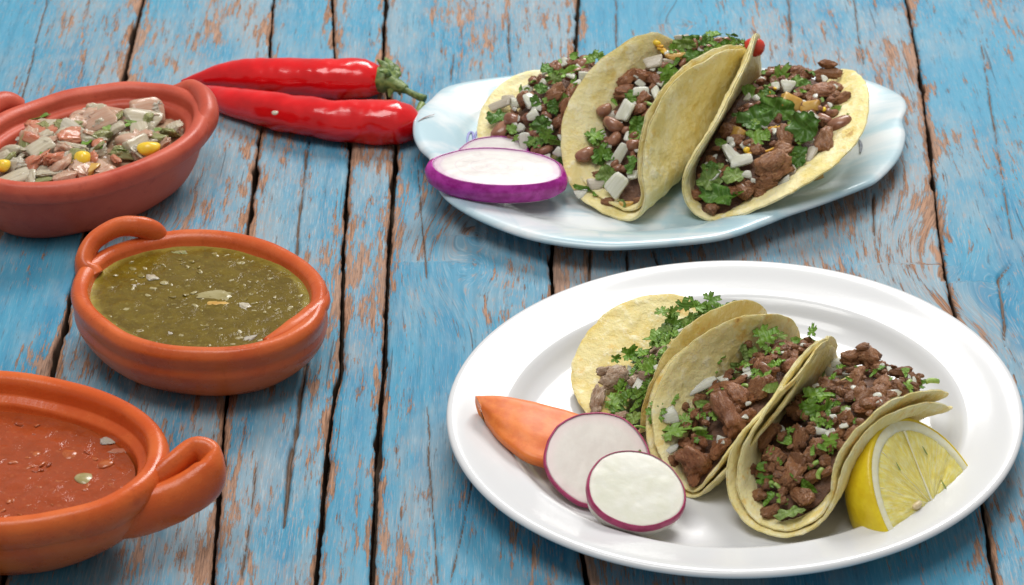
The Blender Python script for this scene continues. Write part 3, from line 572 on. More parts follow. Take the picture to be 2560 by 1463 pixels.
# ------------------------------------------------------------------ tacos
def cross(q, r, th, k):
    qb = r*th; a = np.minimum(q, qb)/r; h = r*np.sin(a); v = r*(1-np.cos(a)); e = np.maximum(q-qb, 0)
    kk = k if abs(k) > 1e-3 else 1e-3
    return h+(np.sin(th+kk*e)-np.sin(th))/kk, v+(-np.cos(th+kk*e)+np.cos(th))/kk
def fold(x, s, q):                                       # s along the fold, q signed across it
    x0, y0, yaw, Rr, r, thL, thR, dL, dR, kL, kR, pit, z0 = x
    s, q = np.broadcast_arrays(np.asarray(s, float), np.asarray(q, float))
    ax = np.array([math.cos(yaw)*math.cos(pit), math.sin(yaw)*math.cos(pit), math.sin(pit)]); sd = np.array([math.sin(yaw), -math.cos(yaw), 0]); n = np.cross(sd, ax)
    hl, vl = cross(np.abs(q), r, np.clip(thL+dL*s/Rr, .15, 2.6), kL); hr, vr = cross(np.abs(q), r, np.clip(thR+dR*s/Rr, .15, 2.6), kR)
    h = np.where(q < 0, -hl, hr); v = np.where(q < 0, vl, vr)
    return np.array([x0, y0, z0])+s[..., None]*ax+h[..., None]*sd+v[..., None]*n
def tortilla(x, mat, parent, seed, thick=.0019, wave=.0019, rs=1., lback=0.):
    nr, nt = 44, 180; Rr = x[3]; t = np.linspace(0, 2*np.pi, nt, endpoint=False); S, T = [], []
    rj = 1+.016*vnoise(xyz(np.cos(t)*2, np.sin(t)*2, seed), seed)+.007*vnoise(xyz(np.cos(t)*9, np.sin(t)*9, seed), seed+1)+.005*vnoise(xyz(np.cos(t)*24, np.sin(t)*24, seed), seed+2)
    fr = np.concatenate([np.linspace(.02, .96, nr-4), [.975, .988, .996, 1.0]])
    s = fr[:, None]*Rr*rj[None]*np.cos(t)[None]; q = fr[:, None]*Rr*rj[None]*np.sin(t)[None]; q = np.where(q > 0, q*rs, q*(1-lback*np.clip((s/Rr-.15)/.75, 0, 1)))
    V = fold(x, s, q).reshape(-1, 3); F = ringfaces(nr, nt); N = vnormals(V, F)
    flat = xyz(s, q, seed*3.7).reshape(-1, 3); f = np.repeat(fr, nt)
    if N[nt*5][2] < 0: N = -N
    V = V+N*(wave*f**2*fbm(flat*np.array([38, 38, 1]), seed, 2)+.00035*fbm(flat*np.array([260, 260, 1]), seed+3, 3))[:, None]
    ed = np.sqrt(np.clip((1-f)/.04, 0, 1))                # rounded, rough edge
    th = thick*(.25+.75*ed)*(1+.25*fbm(flat*np.array([200, 200, 1]), seed+9, 2))
    A = V+N*(th/2-thick*.5)[:, None]; B = V-N*(th/2+thick*.5)[:, None]; n = len(V)
    Fb = [tuple(reversed([i+n for i in g])) for g in F]; e = (nr-1)*nt
    E_ = [(e+j, e+n+j, e+n+(j+1) % nt, e+(j+1) % nt) for j in range(nt)]
    cA = list(range(nt)); Fc = [tuple(reversed(cA)), tuple(i+n for i in cA)]
    return part('tortilla', np.vstack([A, B]), F+Fb+E_+Fc, mat, parent)
def heap(x, fl, fr, bulge, mat, parent, seed, s0=-.93, s1=.93, ns=60, nm=26):
    Rr = x[3]; s = np.linspace(s0, s1, ns)*Rr; qm = np.sqrt(Rr**2-s**2)
    a = np.interp(s/Rr, np.linspace(-1, 1, len(fl)), fl); b = np.interp(s/Rr, np.linspace(-1, 1, len(fr)), fr); bu = np.interp(s/Rr, np.linspace(-1, 1, len(bulge)), bulge)
    PL = fold(x, s, -a*qm); PR = fold(x, s, b*qm); B0 = fold(x, s, 0*s)
    m = np.linspace(0, 1, nm)[None, :, None]
    V = PL[:, None]*(1-m)+PR[:, None]*m; mid = (PL+PR)/2-B0; mid = mid/np.maximum(np.linalg.norm(mid, axis=1, keepdims=True), 1e-6)
    V = V+(bu[:, None]*4*(m*(1-m))[..., 0])[..., None]*mid[:, None]
    C0 = B0+mid*.006; V = V+(C0[:, None]-V)*.06
    top = V.copy(); V = V+mid[:, None]*(.0016*fbm(V*170, seed, 3)-.0030)[..., None]
    V = np.concatenate([V, (B0+mid*.002)[:, None]], 1)    # closes down to the fold
    n2 = nm+1; F = ringfaces(ns, n2, True); W = V.reshape(-1, 3)
    F.append(tuple(range(n2))[::-1]); F.append(tuple((ns-1)*n2+i for i in range(n2)))
    part('filling', W, F, mat, parent); return top
def pick(top, px, py):                                   # where the line of sight through a photo pixel meets the heap
    d = FW+(px-1280)/FPX*np.array([1, 0, 0])+(731.5-py)/FPX*UP; d = d/np.linalg.norm(d)
    a, b, c, e = top[:-1, :-1], top[1:, :-1], top[1:, 1:], top[:-1, 1:]; best = None
    for t0, t1, t2 in ((a, b, c), (a, c, e)):
        e1, e2 = t1-t0, t2-t0; pv = np.cross(d, e2); det = (e1*pv).sum(-1); det = np.where(np.abs(det) < 1e-14, 1e-14, det); tv = CAM-t0
        u = (tv*pv).sum(-1)/det; qv = np.cross(tv, e1); v = (qv*d).sum(-1)/det; t = (e2*qv).sum(-1)/det
        ok = (u >= -.01) & (v >= -.01) & (u+v <= 1.01) & (t > 0)
        if ok.any():
            tt = np.where(ok, t, 1e9); k = np.unravel_index(tt.argmin(), tt.shape)
            if best is None or tt[k] < best[0]: best = (tt[k], np.cross(e1, e2)[k])
    if best is None:                                     # just beside the heap: take the depth of its nearest point
        L = top.reshape(-1, 3)-CAM; dep = L@FW; sx = 1280+FPX*L[:, 0]/dep; sy = 731.5-FPX*(L@UP)/dep; j = ((sx-px)**2+(sy-py)**2).argmin()
        return CAM+d*(dep[j]/(d@FW)), np.array([0, -.3, .9])
    n = best[1]/np.linalg.norm(best[1]); n = n if n[2] > 0 else -n
    return CAM+d*best[0], n
def fill(top, parent, o, sc, items, rand=(), seed=0):
    r = random.Random(seed); ns, nm = top.shape[:2]
    for code, n, lo, hi, smin, smax in rand:             # what shows between the larger pieces
        for _ in range(n):
            i, j = int((lo+(hi-lo)*r.random())*(ns-2)), r.randrange(3, nm-3); p = top[i, j]; n_ = np.cross(top[min(i+1, ns-1), j]-p, top[i, j+1]-p); n_ = n_/max(np.linalg.norm(n_), 1e-9); n_ = n_ if n_[2] > 0 else -n_
            w = r.uniform(smin, smax)
            add_piece(code, p+n_*(.0012 if w > 30 else .0030), n_, parent, w, w*r.uniform(.55, .9), r.uniform(0, 180), .3, 0.)
    for it in items:
        code, zx, zy, w, h = it[:5]; ang = it[5] if len(it) > 5 else 0; lift = it[6] if len(it) > 6 else .12
        p, n = pick(top, o[0]+zx/sc, o[1]+zy/sc); add_piece(code, p, n, parent, w/sc, h/sc, ang, .55, lift)

T3 = [0.1419, -0.1598, 1.0715, 0.0625, 0.0205, 1.9614, 1.0627, -0.2127, -0.716, 1.0105, -0.1996, -0.0258, 0.0103]
T2 = [0.1108, -0.138, 0.9592, 0.0567, 0.0057, 0.9516, 1.1178, 0.6181, 0.1088, 13.3197, 2.6182, 0.0178, 0.0099]
T1 = [0.0821, -0.0983, 0.9473, 0.0546, 0.0091, 0.487, 1.5121, 0.3776, -0.2754, -5.7744, -3.5788, -0.0135, 0.0069]
B3 = [0.1315, 0.1284, 1.1849, 0.0747, 0.0161, 1.8501, 0.8209, -0.2325, 0.2861, 0.4216, -7.5342, 0.0147, 0.0104]
B2 = [0.0925, 0.125, 1.0457, 0.0728, 0.0129, 1.1242, 1.7675, 1.0045, -0.2998, 2.3657, -6.8293, 0.03, 0.0102]
B1 = [0.0295, 0.1474, 1.0109, 0.0492, 0.014, 0.5111, 1.3963, 0.3999, -0.0, -4.5861, 0.0, -0.0111, 0.0119]
def outer_of(x, dr=.0028, dz=-.0028, fr=1.01, shift=-.0015, dth=(0, 0), dd=(0, 0)):
    y = list(x); y[4] += dr; y[12] += dz; y[3] *= fr; y[0] += shift*math.cos(x[2]); y[1] += shift*math.sin(x[2]); y[5] += dth[0]; y[6] += dth[1]; y[7] += dd[0]; y[8] += dd[1]; return y
def taco(x, label, group, floor):
    return thing('taco', (x[0], x[1], floor), label, 'taco', group)

# front plate, right
k = taco(T3, 'beef taco beside the lemon wedge on the white plate', 'beef tacos on the white plate', .0045)
tortilla(outer_of(T3, .0028, -.0030, 1.02, -.002, (.0, -.03), (0, -.05)), M['tort'], k, 3); tortilla(T3, M['tort'], k, 4)
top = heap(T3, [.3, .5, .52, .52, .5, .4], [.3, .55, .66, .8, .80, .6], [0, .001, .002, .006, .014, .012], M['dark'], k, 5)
fill(top, k, (1800, 820), 2.6967, [
 ('m',330,740,220,150,40),('m',360,880,160,150,60),('m',195,950,110,90,-30),('m',300,975,140,85,0),('m',540,770,200,110,80),('m',490,985,270,150,65),('m',565,1140,200,130,-45),('m',260,1130,130,90,15),('m',340,1235,150,100,30),
 ('m',930,375,230,140,75),('m',740,390,170,130,-20),('m',1000,200,180,150,-40),('m',885,215,140,130,30),('m',960,130,100,60,0),('m',1085,390,140,120,40),('m',1210,300,170,90,-5),('m',1240,370,100,65,10),('m',1350,330,55,45,0),('r',985,530,220,110,18),('m',830,640,170,120,30),('m',810,715,100,80,50),('m',670,810,130,140,0),('m',600,440,100,80,0),('m',1070,280,110,120,0),('m',700,900,80,90,0),('m',620,1010,90,110,-60),('m',1150,460,90,70,0),('m',880,470,100,90,0),
 ('o',795,235,120,75,10),('o',805,315,110,110,-40),('o',740,300,80,90,0),('o',1165,450,160,80,15),('o',670,700,140,65,-10),('o',775,550,100,65,30),('o',610,485,50,40,0),
 ('h',450,760,90,110,60),('c',680,490,240,150,10,.5),('c',620,590,190,150,-60,.5),('c',740,560,160,120,40,.5),('c',660,640,150,90,80,.5),('H',790,590,190,50,40,.5),('c',750,800,160,110,-80,.5),('c',395,920,100,60,90,.4),('c',320,1040,190,90,-15,.4),('c',420,1160,130,80,0,.5),('L',470,1258,200,85,10,.6),('h',600,1080,130,60,-40,.4),('h',320,1160,120,70,50,.3),('c',1340,385,140,90,15,.5),('h',940,480,100,45,15),('t',690,350,190,16,75,.8),('t',630,930,90,34,25,.5),('t',675,985,80,38,75,.5),('t',590,890,90,24,65,.4),('t',1430,365,90,36,5,.5),('t',1260,400,90,40,60,.5),('H',650,775,50,36,0,.4),('H',605,725,50,40,0,.4),('t',340,1060,110,36,20,.5),('t',400,1090,100,30,-50,.4),('t',560,880,80,24,70)],
 [('m', 34, .1, .97, 30, 58), ('m', 100, .05, .98, 14, 32), ('h', 16, .1, .95, 16, 34), ('c', 10, .1, .95, 22, 40), ('o', 26, .12, .95, 18, 38)], 1)

# front plate, middle
k = taco(T2, 'beef taco standing between two others on the white plate', 'beef tacos on the white plate', .0045)
tortilla(outer_of(T2, .0026, -.0028, 1.0, -.001, (-.05, -.02)), M['tort'], k, 13); tortilla(T2, M['tort'], k, 14)
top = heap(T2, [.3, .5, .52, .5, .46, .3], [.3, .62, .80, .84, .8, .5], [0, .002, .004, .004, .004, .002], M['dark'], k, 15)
fill(top, k, (1580, 740), 2.8, [
 ('s',680,850,340,150,-80,.3),('r',755,700,230,180,-50),('r',600,670,140,120,0),('s',435,1170,230,200,-60,.25),('r',425,1290,120,90,70),('r',600,1080,160,100,60),('m',880,660,160,160,30),('r',940,545,170,110,-25),('m',900,440,150,100,20),('m',1040,370,160,115,20),('m',1090,455,120,100,60),('m',690,410,110,80,-10),('m',810,340,70,60,0),('m',1170,390,90,80,0),('m',1230,312,70,50,0),('m',280,1160,110,90,-20),('r',440,870,130,80,70),('r',820,845,130,100,40),('m',520,480,90,80,0),('m',470,740,120,110,0),('m',370,780,70,70,0),('r',760,900,120,80,60),('m',980,620,90,80,0),('m',650,600,80,60,0),
 ('o',480,645,340,95,28,.5),('o',260,855,140,140,20,.5),('o',275,1082,140,75,32,.5),('o',530,870,170,36,80,.4),('o',440,585,90,45,30),('o',200,960,70,80,0),
 ('c',940,300,210,150,25,.6),('C',1045,287,110,55,0,.6),('c',600,430,160,110,60,.5),('H',700,510,200,115,-10,.5),('H',790,440,170,100,-70,.5),('h',850,400,100,70,70,.5),('H',530,790,150,75,-10,.7),('c',380,880,120,100,30,.6),('c',310,965,250,140,15,.6),('c',515,1000,150,95,-10,.6),('c',170,850,170,120,20,.6),('c',165,785,100,90,80,.6),('c',280,720,130,90,70,.5),('c',315,660,90,60,70,.5),('H',985,655,115,105,-10,.6),('h',970,595,60,50,0,.5),('c',1260,255,120,60,85,1.),('t',870,550,130,20,75,.4),('c',1010,510,120,65,-20,.4),('h',1150,320,100,80,30,.5),('c',520,650,100,55,15,.7),('t',60,925,110,18,5,.5),('t',480,940,100,32,0,.6),('t',800,640,70,30,0,.4),('h',290,1280,60,50,-40),('c',560,520,110,60,-40,.5),('h',660,560,150,40,-10,.4),('c',440,830,90,70,0,.5)],
 [('r', 32, .1, .97, 28, 56), ('r', 90, .05, .98, 14, 32), ('h', 18, .1, .97, 16, 36), ('c', 12, .1, .95, 22, 42), ('o', 26, .1, .95, 18, 38)], 2)

# front plate, back left
k = taco(T1, 'open taco with pale meat and much cilantro behind the radish slices', 'tacos on the white plate', .0045)
tortilla(T1, M['tort_warm'], k, 23)
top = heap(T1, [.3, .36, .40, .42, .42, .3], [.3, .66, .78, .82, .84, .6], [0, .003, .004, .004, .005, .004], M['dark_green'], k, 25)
fill(top, k, (1400, 710), 3.64, [
 ('p',480,870,290,200,20,.3),('p',340,1060,270,150,75,.2),('p',330,1160,120,100,60),('m',540,840,150,110,0),('m',760,760,120,100,0),('p',400,800,160,100,20,.3),
 ('o',640,870,290,100,85,.6),('o',742,925,180,110,75,.6),('O',770,805,140,65,15,.4),('O',880,640,120,70,20),
 ('c',640,665,210,150,10,.6),('c',510,695,120,80,0,.6),('c',750,640,150,130,40,.5),('c',860,500,180,150,60,.5),('C',960,430,170,150,30,.5),('c',1050,370,190,140,20,.5),('c',1130,210,150,170,80,.6),('c',1240,220,140,190,60,.6),('c',1390,185,180,170,20,.7),('c',930,280,120,130,80,.9),('L',1140,430,170,180,50,.5),('c',560,1100,260,170,-20,.4),('c',640,1030,190,120,20,.4),('l',520,1180,150,160,60,.3),('c',750,1010,190,160,60,.4),('L',680,1230,160,110,20,.2),('c',850,730,170,120,20,.4),('c',780,770,120,80,0,.4),('c',1040,270,130,110,40,.6),('H',900,580,120,100,40,.4),('c',1300,240,150,130,0,.5),('c',1000,330,130,110,0,.5),('h',960,520,140,80,40,.4),('c',820,900,120,90,60,.3),('h',690,1120,150,90,30,.3),('c',1190,330,130,100,40,.4),('C',1060,480,140,110,40,.4),('c',700,700,150,110,20,.5)],
 [('c', 40, .12, .98, 26, 48), ('h', 24, .1, .98, 20, 40), ('p', 8, .05, .5, 30, 50), ('o', 6, .1, .9, 18, 30)], 3)

# platter, right
k = taco(B3, 'wide open taco with meat and lettuce at the far end of the platter', 'tacos on the painted platter', .0064)
tortilla(B3, M['tort_back'], k, 33, .0030, .0016)
top = heap(B3, [.3, .50, .55, .58, .60, .4], [.3, .70, .82, .84, .82, .5], [0, .001, .001, .002, .004, .004], M['dark'], k, 35)
fill(top, k, (1680, 80), 2.9115, [
 ('m',745,1000,270,230,40,.3),('m',820,790,180,120,85,.5),('m',690,1110,180,130,10,.3),('m',800,890,160,140,60,.4),('m',570,1140,110,100,0),('r',440,1170,150,100,10),('m',290,1285,100,90,-30),('r',175,1190,100,90,0),('m',1120,800,230,150,75),('b',1220,680,200,140,20),('b',1110,640,130,90,-20),('r',1080,440,220,140,0),('m',1130,315,220,90,-5,.5),('r',1130,255,150,75,-5,.9),('m',1240,495,170,105,15),('b',720,325,150,120,20),('b',830,295,140,90,-20),('m',920,365,120,90,0),('b',565,555,110,80,10),('b',545,615,100,110,60),('m',940,450,110,110,0),('m',1030,490,130,80,80),('b',725,485,90,55,0),('r',1190,420,130,100,0),('r',960,560,120,100,0),('m',640,1180,110,90,0),('b',1160,590,110,80,0),('m',880,780,120,90,0),('r',480,820,90,80,0),
 ('l',610,660,260,180,20,.5),('l',770,590,270,160,-20,.5),('l',950,740,250,230,40,.6),('l',920,930,180,120,70,.4),('c',630,790,190,130,0,.4),('c',800,340,200,120,50,.6),('c',720,420,150,70,60,.5),('h',580,460,130,100,0,.4),('L',650,500,110,70,-30,.4),('l',320,1190,280,140,-25,.4),('h',450,1200,170,70,10,.5),('L',460,1060,190,120,20,.5),('L',350,1020,120,80,80,.4),('h',1190,580,120,50,30,.6),('H',1300,645,90,80,60,.6),('H',1080,505,50,60,0,.5),('H',910,510,90,50,-45,.5),('h',250,970,50,50,0),('t',660,395,120,20,-20,.6),
 ('o',430,900,220,120,-65,.6),('o',510,950,220,110,15,.6),('L',280,1090,180,160,20,.5),('o',300,1060,140,100,0,.7),('o',845,425,120,120,0,.6),('o',1025,640,130,80,-45,.7),('o',820,1105,130,75,40,.7),('O',880,1020,110,60,80,.4),('O',1010,900,170,80,75,.3),('o',1015,800,50,50,0,.5),
 ('a',860,550,150,120,-20,.5),('a',1000,565,140,85,0,.5),('y',640,880,230,26,15,.6),('y',740,710,150,26,15,.8),('y',700,735,150,24,20,.8),('k',610,730,44,40,0,.9),('a',470,760,120,100,60),('k',545,870,60,56,0,.5),('a',1000,1060,190,60,20,0.),('k',1290,430,70,50,0),('a',1340,550,110,50,80)],
 [('m', 30, .08, .97, 28, 52), ('r', 70, .05, .98, 14, 32), ('h', 16, .1, .95, 16, 36), ('l', 10, .1, .95, 24, 44), ('b', 10, .1, .9, 22, 32), ('o', 36, .1, .95, 15, 30), ('k', 6, .1, .9, 8, 14)], 4)
p, n = pick(top, 1680+620/2.9115, 80+210/2.9115); add_piece('o', p+np.array([0, -.004, .008]), n, k, 24, 36, 0, .5, 1.)

# platter, middle
k = taco(B2, 'folded taco with beans in the middle of the painted platter', 'tacos on the painted platter', .0064)
tortilla(B2, M['tort_back'], k, 43, .0028, .0014, 1., .55); tortilla(outer_of(B2, -.0045, .0040, .955, .0030, (-.06, -.02)), M['tort_back'], k, 44, .0026, .0014, .96, .6)
B2i = outer_of(B2, -.0045, .0040, .955, .0030, (-.06, -.02))
top = heap(B2i, [.3, .66, .80, .88, .95, .97], [.2, .45, .55, .66, .80, .8], [0, .001, .001, .003, .007, .008], M['dark'], k, 45)
fill(top, k, (1380, 80), 2.911, [
 ('b',380,590,130,110,20,.5),('b',455,690,160,120,-30,.5),('b',460,790,130,110,60,.3),('b',400,810,70,60,0,.5),('b',240,920,150,130,30,.6),('b',595,835,110,110,0,.4),('b',510,1000,120,70,0),('b',590,940,110,70,80),('r',540,345,160,110,30),('r',640,330,170,120,-20),('r',520,430,150,110,0),('r',700,620,130,110,40),('r',640,560,120,110,0),('m',820,350,90,70,0),('m',640,1230,110,60,0),('m',410,1240,110,70,0),('b',540,720,90,80,0),('m',330,1060,120,90,0),('b',480,600,80,70,0),('b',690,690,90,80,0),
 ('o',540,590,200,130,65,.6),('o',650,440,160,80,10,.6),('o',760,465,160,80,-75,.6),('o',500,900,240,100,60,.6),('o',560,770,110,70,80,.6),('o',485,1130,220,170,50,.6),('o',590,1050,100,90,0,.5),('O',740,235,170,120,10,.6),('O',860,240,150,80,-10,.6),('O',320,1120,150,110,0,.3),('o',210,1190,110,80,10,.5),('O',430,620,90,100,0,.3),
 ('c',320,775,170,130,40,.6),('h',300,800,90,110,60,.5),('c',390,880,150,120,20,.5),('l',340,930,130,120,-60,.5),('L',410,1060,150,140,30,.5),('l',630,700,150,120,70,.5),('h',250,1155,190,60,-15,.5),('c',840,300,170,100,10,.6),('l',1000,205,200,120,20,.6),('t',650,515,200,28,-25,.7),('h',340,1190,90,60,0),('H',500,1260,110,60,0),('l',830,410,100,70,60,.4),('c',900,150,130,80,0,.8),
 ('O',940,70,150,70,0,1.2),('L',960,120,170,80,0,1.),('a',900,195,130,60,10,.8),('a',540,1260,90,50,0)],
 [('b', 26, .08, .95, 26, 42), ('h', 16, .1, .97, 18, 38), ('r', 22, .2, .98, 24, 46), ('l', 10, .1, .97, 24, 46), ('o', 34, .1, .97, 16, 34), ('O', 12, .5, .98, 24, 40), ('c', 14, .5, .98, 26, 46), ('h', 14, .5, .98, 20, 40), ('b', 14, .5, .98, 26, 40)], 5)
pk = fold(B2, np.array([.052]), np.array([-.052]))[0]
for w, h, px, py in ((32, 24, 1640, 112), (34, 20, 1662, 136)):
    p, n = pick(top, px, py); add_piece('y', p, n, k, w*1.3, 12, -35, .5, 1.)
    add_piece('k', p, n, k, w*.8, h*.7, -30, .5, .8)

# platter, left
k = taco(B1, 'small half hidden taco next to the purple onion slices', 'tacos on the painted platter', .0064)
tortilla(B1, M['tort_back'], k, 53, .0030, .0012, .5)
top = heap(B1, [.3, .62, .70, .72, .70, .4], [.3, .8, .9, .95, .95, .8], [0, .003, .008, .012, .013, .008], M['dark'], k, 55)
fill(top, k, (1020, 180), 3.831, [
 ('b',900,600,240,220,40,.3),('b',1030,480,200,160,-20,.4),('m',1430,230,230,190,20,.4),('r',1590,200,180,150,60),('r',1440,480,150,130,30),('b',1220,840,230,160,20),('b',1320,750,170,110,30),('r',1110,280,180,130,-60,.4),('r',1300,350,110,90,0),('m',1350,900,120,120,0),('r',1480,560,140,90,70),('r',1530,360,230,130,75,.3),('b',1000,640,120,100,0),('m',1250,620,110,100,0),
 ('o',1130,690,240,130,85,.6),('o',1200,930,280,70,-35,.6),('o',1320,840,120,85,15,.7),('o',1210,435,150,130,20,.6),('o',1460,790,160,120,-30,.5),('o',1200,290,210,180,-60,.5),('O',880,330,280,120,10,.5),('o',1030,320,160,140,0,.5),('o',1140,170,150,90,0,.6),('o',1340,480,110,90,-40,.5),('o',1480,640,110,75,0,.5),('O',960,280,180,110,0,.5),
 ('l',1300,520,200,170,40,.5),('c',1360,620,200,140,-20,.5),('l',1270,680,140,110,30,.6),('l',1400,360,110,120,60,.6),('c',1220,540,130,90,0,.4),('l',860,450,240,160,30,.2),('h',1420,690,160,70,-20,.4),('l',1460,930,170,160,30,.2),('c',1540,40,210,120,15,.6),('L',1410,85,190,110,10,.5),('c',1620,0,200,110,30,.6),('c',1700,-60,190,110,30,.7),('h',1580,90,120,80,60,.5),('o',1690,70,150,140,0,.4),('T',1600,20,90,50,0,.5),('k',1290,130,50,60,0,.5),('c',1800,-130,190,110,30,.7)],
 [('b', 20, .08, .95, 26, 44), ('h', 16, .1, .97, 18, 38), ('r', 18, .3, .98, 24, 46), ('l', 10, .1, .97, 24, 46), ('o', 32, .1, .97, 16, 34)], 6)
tm = thing('tomato_piece', (*Q(1884, 118, .05)[:2], .05), 'small red tomato piece at the peak of the wide open taco', 'tomato')
V0, F0 = ICO3
p_, n_ = pick(top, 1300, 300)
topB3 = fold(B3, np.array([.045]), np.array([-.052]))[0]

# ------------------------------------------------------------------ garnishes
def disc(center, e1, e2, nrm, thick, mats, name, label, cat, group, parts=('flesh', 'skin'), bulge=.12, seed=0, nt=110, taper=.0):
    """a cut slice: flesh faces and a skin band as separate parts"""
    o = thing(name, center, label, cat, group)
    c = np.asarray(center); t = np.linspace(0, 2*np.pi, nt, endpoint=False); wob = 1+.045*vnoise(xyz(np.cos(t)*1.6, np.sin(t)*1.6, seed), seed)+.006*vnoise(xyz(np.cos(t)*8, np.sin(t)*8, seed), seed+1)
    def ring(f, h): return c+f*wob[:, None]*(np.cos(t)[:, None]*e1+np.sin(t)[:, None]*e2)+nrm*h
    fr = np.linspace(.02, .982, 22); V = []
    for f in fr:
        W = ring(f, thick/2); W = W+nrm*(.00009*fbm(W*180, seed, 3)-.0005*f**4)[:, None]; V.append(W)
    nf = len(fr); F = ringfaces(nf, nt)+[tuple(range(nt))[::-1]]; V.append(ring(.975, -thick/2)); V.append(ring(.02, -thick/2)); F += ringfaces(3, nt, True, (nf-1)*nt)+[tuple((nf+1)*nt+i for i in range(nt))]
    fo = part(parts[0], np.concatenate(V), F, mats[0], o); at = fo.data.attributes.new('rad', 'FLOAT', 'POINT'); at.data.foreach_set('value', np.repeat(np.concatenate([fr, [1, 1]]), nt).astype(np.float32))
    prof = [(.972, .47), (.986, .505), (.996, .47), (1.005+bulge*.2, .38), (1.01+bulge*.35, .1), (1.0+bulge*.3-taper, -.25), (.99-taper, -.46), (.955-taper, -.5)]
    V = [ring(f, thick*h) for f, h in prof]; part(parts[1], np.concatenate(V), ringfaces(len(prof), nt), mats[1], o); return o
def mat_flesh(name, c1, c2, c3, rimc, r0=.8, rings=False):
    s = NT(name); co = s.coord(); n = s.noise(co, 90, 5, .65, .5); f = s.noise(co, 420, 4, .7)
    c = s.mix(s.ramp(n, .3, .7), c1, c2); c = s.mix(s.ramp(f, .6, .75, 0, .5), c, c3); rd = s.n('Attribute', attribute_name='rad').outputs['Fac']; c = s.mix(s.ramp(s.math('ADD', rd, s.math('MULTIPLY', n, .2)), r0+.1, 1.1, 0, .75), c, rimc)
    c = s.mix(s.ramp(s.n('TexVoronoi', {'Vector': co, 'Scale': 45.}).outputs[0], .05, .03, 0, .6), c, (.45, .36, .22))
    if rings:
        sw = s.math('FRACT', s.math('MULTIPLY', s.math('ADD', rd, s.math('MULTIPLY', n, .12)), 4.2)); c = s.mix(s.math('MULTIPLY', s.math('MULTIPLY', s.ramp(sw, .80, .93), s.ramp(sw, 1., .95)), .25), c, (.42, .30, .40))
    return s.out(c, .33, s.bump(f, .2, .0003), **sss(.35, (1, .85, .8), .003))
M['radish'] = mat_flesh('radish_flesh', (.66, .61, .555), (.73, .69, .63), (.72, .62, .58), (.72, .56, .55), .7); M['radish2'] = mat_flesh('radish_flesh_clean', (.63, .63, .52), (.69, .685, .615), (.74, .73, .60), (.74, .70, .62), .8)
M['radskin'] = mat_simple('radish_skin', (.28, .014, .075), (.40, .035, .13), 260, .32, .1, .0008, jitter=False)
M['purple'] = mat_simple('purple_skin', (.30, .010, .21), (.44, .035, .34), 150, .26, .12, .001, (.4, .62), jitter=False, detail=5)
M['onionflesh'] = mat_flesh('onion_flesh', (.56, .52, .50), (.64, .615, .585), (.56, .48, .50), (.50, .27, .44), .78, True)
def img_axes(vec1, vec2, sc):                            # two in-picture directions and a facing -> metres
    return vec1/sc, vec2/sc
def slice_at(px, py, z, rx, ry_ratio_tilt, roll, pxm):
    pass
def tilt_disc(cpx, cpy, z, r, tilt, yaw):
    """disc of radius r whose face normal leans 'tilt' from vertical towards 'yaw' (0 = +x, -90 = the camera)"""
    c = Q(cpx, cpy, z); t, y = math.radians(tilt), math.radians(yaw); n = np.array([math.sin(t)*math.cos(y), math.sin(t)*math.sin(y), math.cos(t)])
    e1 = np.cross(n, [math.cos(y), math.sin(y), 0]); e1 = e1/np.linalg.norm(e1); e2 = np.cross(n, e1); return c, e1*r, e2*r, n
c, e1, e2, n = tilt_disc(1484, 1146, .0185, .0234, 30, -80); disc(c, e1, e2, n, .0042, (M['radish'], M['radskin']), 'radish_slice', 'larger radish slice leaning on the tacos with a green speck', 'radish slice', 'radish slices', seed=3, bulge=.03)
sp = [o for o in scene.objects if o.name.startswith('radish_slice')][-1]
piece('herb_speck', CHOP[0], M['leaf'], sp, Q(1588, 1130, .019)+n*.003, (1, .4, 0), n, (.0022, .0018, .002))
c, e1, e2, n = tilt_disc(1579, 1229, .0200, .0215, 17, -60); disc(c, e1*1.0, e2*1.0, n, .0075, (M['radish2'], M['radskin']), 'radish_slice', 'smaller radish slice with thick maroon edge lying in front', 'radish slice', 'radish slices', seed=5, taper=.10, bulge=.06)
c, e1, e2, n = tilt_disc(1236, 437, .0225, .0350, 5, -60); disc(c, np.array([.0352, .002, -.002]), np.array([-.003, .0190, .0012]), np.array([.05, -.05, 1])/1.0025, .0115, (M['onionflesh'], M['purple']), 'onion_slice', 'thick purple skinned onion slice at the platter edge, on top', 'onion slice', 'purple onion slices', seed=7, bulge=.22)
c = Q(1225, 392, .0175); disc(c, np.array([.0185, .004, .001]), np.array([-.004, .0165, .0]), np.array([.0, -.02, 1]), .0085, (M['onionflesh'], M['purple']), 'onion_slice', 'purple onion slice tucked under the thicker one behind it', 'onion slice', 'purple onion slices', seed=9, bulge=.2)

